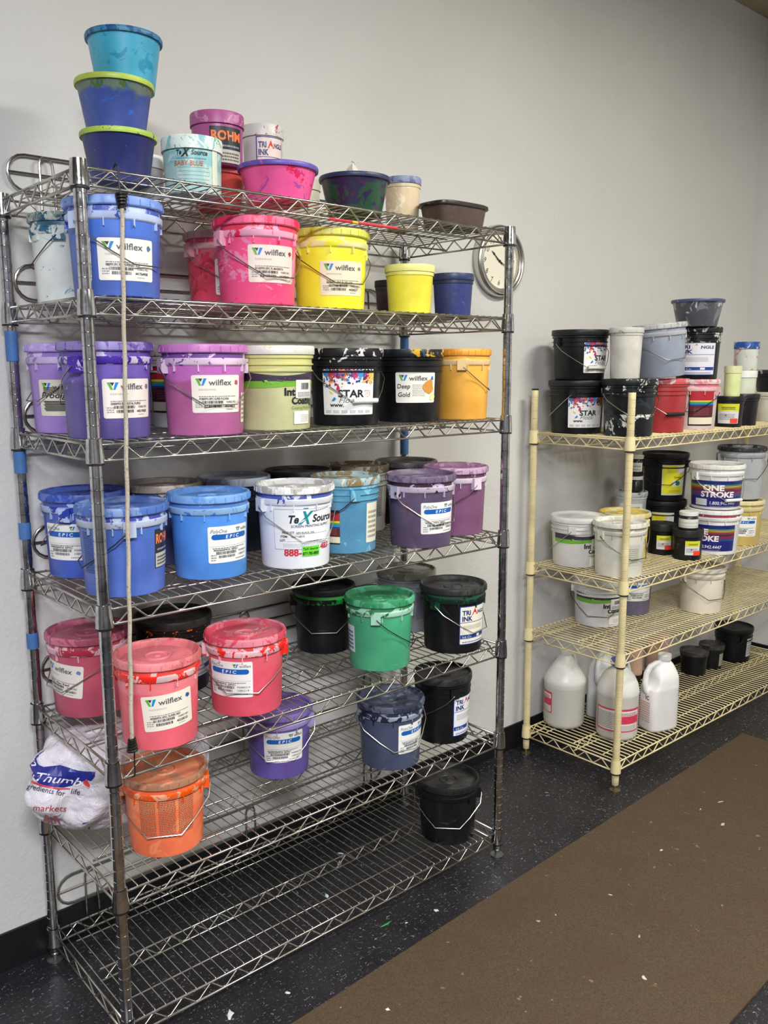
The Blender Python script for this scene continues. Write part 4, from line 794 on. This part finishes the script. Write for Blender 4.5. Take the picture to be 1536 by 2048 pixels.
# ------------------------------------------------------------------ wall clock
def clock():
    t = thing('wall_clock', 'round silver-rimmed wall clock hanging partly behind the chrome rack post', 'clock', (1.700, .475, 1.873))
    rot = lambda m: [(x, -z, y) for x, y, z in m.v]
    m = MB(); r = .1225
    m.lathe([(r*.97, 0), (r, .004), (r, .022), (r*.985, .029), (r*.95, .034), (r*.90, .036), (r*.87, .033), (r*.855, .029), (r*.83, .029), (r*.81, .031), (r*.785, .030), (r*.77, .024), (r*.765, .016)], 72)
    m.f = m.f[:-1]; m.mi = m.mi[:-1]; m.v = rot(m); m.build('rim', flat('#c6c4be', .28, 1), t, ang=60)
    m = MB(); m.lathe([(0.0, .0155), (r*.77, .0155)], 72); m.f = m.f[:-1]; m.mi = m.mi[:-1]; m.v = rot(m); m.build('dial', flat('#efe9d6', .5), t)
    a = Art()
    for k in range(1, 13):
        an = PI/2-k*PI/6; s_ = str(k); vs, fs, x0, x1 = text_mesh(s_, .0, .3); h = .018; wd = (x1-x0)*h/.72
        a.text(s_, math.cos(an)*r*.60-wd/2, math.sin(an)*r*.60-h/2, h, '#4a4a44', .0, .3)
    for k in range(60):
        an = 2*PI*k/60; a.rect(math.cos(an)*r*.735-.0006, math.sin(an)*r*.735-.0006, math.cos(an)*r*.735+.0006, math.sin(an)*r*.735+.0006, '#77756c')
    a.make('numerals', [(x, -.0160-.0002*l, y) for x, y, l in a.v], t)
    def hand(name, ang, L_, w_, d, tail=.018):
        dx, dz_ = math.sin(ang), math.cos(ang); px, pz = dz_, -dx
        q = [(-tail, w_*.6), (0, w_), (L_*.62, w_*.7), (L_*.68, w_*2.0), (L_*.76, w_*1.2), (L_, .0003)]
        v = [(dx*u+px*h, d, dz_*u+pz*h) for u, h in q]+[(dx*u-px*h, d, dz_*u-pz*h) for u, h in reversed(q)]
        v2 = [(x, y-.0008, z) for x, y, z in v]; n = len(v)
        mm = MB(); mm.add(v+v2, [tuple(range(n)), tuple(reversed(range(n, 2*n)))]+[(i, i+n, (i+1) % n+n, (i+1) % n) for i in range(n)]); mm.build(name, flat('#26241f', .4), t, smooth=False)
    hand('hour_hand', R(-52), .052, .0022, -.0175); hand('minute_hand', R(118), .078, .0016, -.0195)
    m = MB(); m.lathe([(.004, .016), (.004, .021), (0, .021)], 16); m.v = rot(m); m.build('hub', flat('#26241f', .4), t)
clock()

# ------------------------------------------------------------------ bungee cord
def bungee():
    t = thing('bungee_cord', 'long pale bungee cord with black hooks stretched down the front of the chrome rack', 'cord', (.07, -.016, 1.88))
    o = Vector((.07, -.016, 1.88)); P = lambda x, y, z: Vector((x, y, z))-o
    top, bot = P(.0735, -.0165, 1.812), P(.0370, -.0165, .735)
    m = MB(); n = 40; m.tube([top.lerp(bot, k/n)+Vector((.0008*math.sin(k*1.3), 0, 0)) for k in range(n+1)], .0042, 10)
    m.build('elastic_cord', plastic('#b8ac98', [('#8a7e6c', 120, .58, None, None), ('#6a3a8c', 24, .74, -.62, -.42)], .8, name='woven_cord', var=.1), t)
    bk = flat('#17130f', .45)
    m = MB(); m.tube([P(.0760, -.0150, 1.822), P(.0750, -.0070, 1.845), P(.0745, -.0065, 1.868), P(.0735, -.0065, 1.884), P(.0725, .0, 1.8895), P(.0715, .006, 1.884), P(.0712, .006, 1.874)], .0016, 8); 
    m.v = m.v; m.build('hook', bk, t)
    m = MB(); m.tube([P(.0425, -.0165, .715), P(.0440, -.0100, .700), P(.0450, -.0068, .680), P(.0450, -.0066, .658), P(.0430, -.004, .651), P(.0400, .001, .6485), P(.0375, .005, .653)], .0016, 8); m.build('hook', bk, t)
    for z0, z1, x in ((1.805, 1.834, .0738), (.712, .742, .0375)):
        m = MB(); k = 0; pts = []
        up = z0 > 1
        for i in range(61):
            f = i/60; rr = (.0060+.0042*(f if up else 1-f)); pts.append(P(x+rr*math.cos(f*2*PI*5), -.0165+rr*math.sin(f*2*PI*5), z0+(z1-z0)*f))
        m.tube(pts, .0027, 6); m.build('wire_coil', bk, t)
bungee()

# ------------------------------------------------------------------ looped chrome wire rack between the shelving and the wall
def loop_hangers():
    mat = flat('#a8a59e', .25, 1)
    where = ['above the top shelf', 'behind the second shelf', 'behind the third shelf', 'behind the fourth shelf', 'behind the fifth shelf', 'behind the sixth shelf', 'just above the lowest shelf']
    for z, wh in zip([1.986, 1.742, 1.433, 1.126, .803, .497, .194], where):
        t = thing('wire_wall_hanger', 'long round-ended chrome wire hanger '+wh+' of the chrome unit', 'wire hanger', (.03, .4665, z), 0, 'wire hangers on the wall behind the chrome unit')
        x0, x1, r = 0, 1.12, .040; zc = -r; pts = []
        for k in range(9):
            a = PI/2+PI*k/8; pts.append((x0+r+r*math.cos(a), 0, zc+r*math.sin(a)))
        for k in range(9):
            a = -PI/2+PI*k/8; pts.append((x1-r+r*math.cos(a), 0, zc+r*math.sin(a)))
        m = MB(); m.tube(pts, .0034, 8, closed=True); m.build('loop', mat, t)
        m = MB(); m.tube([(x0+.002, 0, zc), (x1-.002, 0, zc)], .0026, 6); m.build('middle_rod', mat, t)
        for X in (.086, .585, 1.05):
            q = .015; P = [(X-q, -.0062, -.125)]+[(X+q*math.cos(a), -.0062, -.016+q*math.sin(a)) for a in (PI, PI*.8, PI*.65, PI/2, PI*.35, PI*.2, 0)]+[(X+q*1.3, -.0062, -.125)]
            m = MB(); m.tube(P, .0030, 8); m.build('prong', mat, t)
loop_hangers()

# ------------------------------------------------------------------ shopping bag
def bag():
    cx, cy, z0 = .168, .315, Z[5]+.002
    t = thing('plastic_bag', 'stuffed white plastic shopping bag with a blue band behind the orange bucket', 'bag', (cx, cy, z0))
    nu, nv = 110, 60; vs = []; fs = []
    bx, by = .178-cx, .130-cy
    for j in range(nv+1):
        v = j/nv
        for i in range(nu):
            a = 2*PI*i/nu; c, s = math.cos(a), math.sin(a)
            prof = math.sin(PI*min(1, (v*.93+.07)))**.42 if v < .5 else (1-.80*((v-.5)/.5)**5 if c < 0 else max(0, math.sin(PI*(v*.93+.07)))**.62)
            prof = max(prof, .04)
            ex = .246 if c < 0 else .235
            x = math.copysign(abs(c)**.85, c)*ex*prof; y = s*.098*prof*(1.0 if s > 0 else 1.18)
            z = .252*(v**1.02)
            if c < 0: z *= 1.0+.02
            else: z *= .93
            p = Vector((x, y, z)); q = p*7+Vector((3, 1, 5))
            d = (abs(noise.noise(q))*2-.5)*.024+(abs(noise.noise(q*2.3))*2-.5)*.013+(abs(noise.noise(q*5))-.3)*.006
            nrm = Vector((c, s*1.6, (v-.5)*.8)).normalized(); p += nrm*d*(.4+.6*min(1, v*4))
            dd = Vector((p.x-bx, p.y-by)); lim = .1005
            if dd.length < lim: dd = dd.normalized()*lim; p.x, p.y = bx+dd.x, by+dd.y
            if p.y > .100: p.y = .100
            if p.x < -.120: 
                if p.y > .085: p.y = .085
            p.z = max(p.z, .0); p.z = min(p.z, .243)
            vs.append(tuple(p))
        if j:
            for i in range(nu): fs.append(((j-1)*nu+i, (j-1)*nu+(i+1) % nu, j*nu+(i+1) % nu, j*nu+i))
    fs.append(tuple(reversed(range(nu)))); fs.append(tuple(nv*nu+i for i in range(nu)))
    tn = Nt('thin_white_plastic'); tc = tn.n('ShaderNodeTexCoord')
    tn.l(tn.mix(tn.step(tn.noise(tc.outputs['Object'], 9, 4), .35, .7), lin('#d8d2da'), lin('#efeaf0')), tn.b.inputs['Base Color']); tn.b.inputs['Roughness'].default_value = .32
    tn.b.inputs['Subsurface Weight'].default_value = .2; tn.b.inputs['Subsurface Scale'].default_value = .03
    bp = tn.n('ShaderNodeBump'); bp.inputs['Strength'].default_value = .7; bp.inputs['Distance'].default_value = .012; tn.l(tn.noise(tc.outputs['Object'], 22, 4, .6, 1.5), bp.inputs['Height']); tn.l(bp.outputs[0], tn.b.inputs['Normal'])
    m = MB(); m.v = vs; m.f = fs; m.mi = [0]*len(fs); m.build('body', tn.m, t, ang=80)
    for (x, y, s) in ((-.10, -.02, 1), (.13, .03, -1)):      # knotted handle ends
        h = MB(); h.tube([(x, y, .236), (x+.012*s, y, .243), (x+.035*s, y-.006, .241), (x+.05*s, y, .232)], [.010, .007, .006, .003], 8); h.build('handle', tn.m, t)
    # print, laid on the side that faces the aisle
    bvh = BVHTree.FromPolygons([Vector(v) for v in vs], fs)
    d = Vector((.316, .847, -.427)).normalized(); rt = Vector((d.y, -d.x, 0)).normalized(); up = rt.cross(d)
    P0 = Vector((.0085, .24, .5503))-Vector((cx, cy, z0)); k = .000181
    a = Art()
    band = [(330,270),(200,360),(150,470),(135,530),(180,700),(230,830),(330,970),(450,1030),(620,1070),(760,1060),(900,1020),(950,1050),(1000,1000),(1010,940),(900,920),(760,880),(600,790),(400,780),(330,740),(300,600),(310,400)]
    out = band[:13]; inn = [(330,270),(315,330),(312,400),(306,480),(300,600),(330,740),(400,780),(500,785),(600,790),(700,840),(800,890),(900,920),(1010,940)]
    def ribbon(A, B, col, lay):
        n = 30
        def at(L_, f):
            x = f*(len(L_)-1); i = min(int(x), len(L_)-2); q = x-i; return (L_[i][0]*(1-q)+L_[i+1][0]*q, L_[i][1]*(1-q)+L_[i+1][1]*q)
        pts = []
        for i in range(n+1):
            p, q = at(A, i/n), at(B, i/n)
            for w_ in range(5): pts.append((p[0]+(q[0]-p[0])*w_/4, p[1]+(q[1]-p[1])*w_/4))
        a.addp([((x-758), (1062-y)) for x, y in pts], [(5*i+w_, 5*i+w_+1, 5*i+6+w_, 5*i+5+w_) for i in range(n) for w_ in range(4)], col, lay)
    ribbon(out, inn, '#232a86', 0)
    ribbon([(100,600),(120,740),(170,860),(260,960),(400,1030),(560,1085),(700,1105)], [(112,590),(135,730),(185,845),(272,938),(410,1012),(570,1068),(700,1090)], '#d8434a', 0)
    ribbon([(850,1050),(880,1090),(930,1120)], [(900,1010),(915,1050),(935,1085)], '#d8434a', 0)
    def txt(s_, x, y, h, rot, col, fit, bold=.01, sh=.3, lay=1):
        vsx, fsx, xa, xb = text_mesh(s_, bold, sh); sx_ = fit/(xb-xa); sy_ = h/.72; c_, s2 = math.cos(R(rot)), math.sin(R(rot))
        a.addp([((x-758)+(vx-xa)*sx_*c_-vy*sy_*s2, (1062-y)+(vx-xa)*sx_*s2+vy*sy_*c_) for vx, vy in vsx], fsx, col, lay)
    txt('Tom', 178, 440, 90, -76, '#e8e6f0', 330); txt('Thumb', 290, 930, 105, -17, '#e8e6f0', 560)
    txt('ingredients for', 120, 985, 66, -21, '#2a2a44', 540, .0, .0); txt('life', 700, 1160, 66, -17, '#2a2a44', 110, .0, .0); txt('markets', 240, 1285, 74, -12, '#b8404c', 400, .0, .1); txt('fresh', 320, 1480, 70, -30, '#c8707a', 270, .0, .2)
    ribbon([(780,1700),(840,1715),(910,1660)], [(780,1675),(840,1685),(905,1640)], '#2a2f88', 0)
    pv = []; last = None
    for x, y, lay in a.v:
        o_ = P0+rt*(x*k)+up*(y*k)-d*.6; hit = bvh.ray_cast(o_, d)
        if hit[0] is not None:
            last = .6; dist = (hit[0]-o_).length; pv.append(tuple(hit[0]-d*(.0030+.0008*lay)))
        else:
            nr = bvh.find_nearest(P0+rt*(x*k)+up*(y*k)); pv.append(tuple(nr[0]-d*.001))
    a.make('print', pv, t, .4)
bag()

# ------------------------------------------------------------------ dried paint bits on the floor
def bit(x, y, s, col, seed, z=.0005):
    q = random.Random(seed); n = 11; st = q.uniform(.4, 1.6)
    m = MB(); ring = []
    for k in range(n):
        a_ = 2*PI*k/n; rr = s*q.uniform(.5, 1.15); ring.append((rr*math.cos(a_)*st, rr*math.sin(a_)/st))
    m.v = [(x_, y_, 0) for x_, y_ in ring]+[(x_*.6, y_*.6, s*.18) for x_, y_ in ring]
    m.f = [tuple(range(n))[::-1]]+[(k, (k+1) % n, n+(k+1) % n, n+k) for k in range(n)]+[tuple(range(n, 2*n))]; m.mi = [0]*(n+2)
    o = m.build('dried_paint_fleck', flat(col, .5), None, (x, y, z)); o.rotation_euler.z = q.uniform(0, 3); return o
for k, (x, y, s, c_) in enumerate([(.823, .290, .010, '#c9c9ce'), (.692, .185, .009, '#b4d0c4'), (.235, -.038, .013, '#d4d4d8'), (.379, -.066, .007, '#c9c9cc'), (.880, -.075, .007, '#c9c9cc'), (.86, .33, .008, '#bcbcc0'), (.78, -.06, .005, '#bcbcc0'), (1.771, -.155, .006, '#c9c9cc')]):
    tag(bit(x, y, s, c_, k+1), 'small fleck of dried pale paint stuck on the black floor', 'paint fleck', 'dried paint flecks on the floor')
tag(bit(.732, -.028, .010, '#1f8a4a', 31), 'small fleck of dried green paint on the black floor below the rack front', 'paint fleck')
for k, (x, y, s, c_) in enumerate([(.52, -.275, .006, '#e4dcc8'), (1.912, -.38, .009, '#b9aca0'), (1.30, -.36, .005, '#b4a890'), (1.05, -.30, .005, '#a89c88'), (1.62, -.33, .006, '#c4bab0'), (2.05, -.30, .006, '#c4bab0'), (1.20, -.52, .005, '#a89c88'), (1.95, -.28, .004, '#d0c8c0')]):
    tag(bit(x, y, s, c_, k+50, .0062), 'small light crumb of dried paint on the brown mat', 'paint fleck', 'dried paint crumbs on the mat')
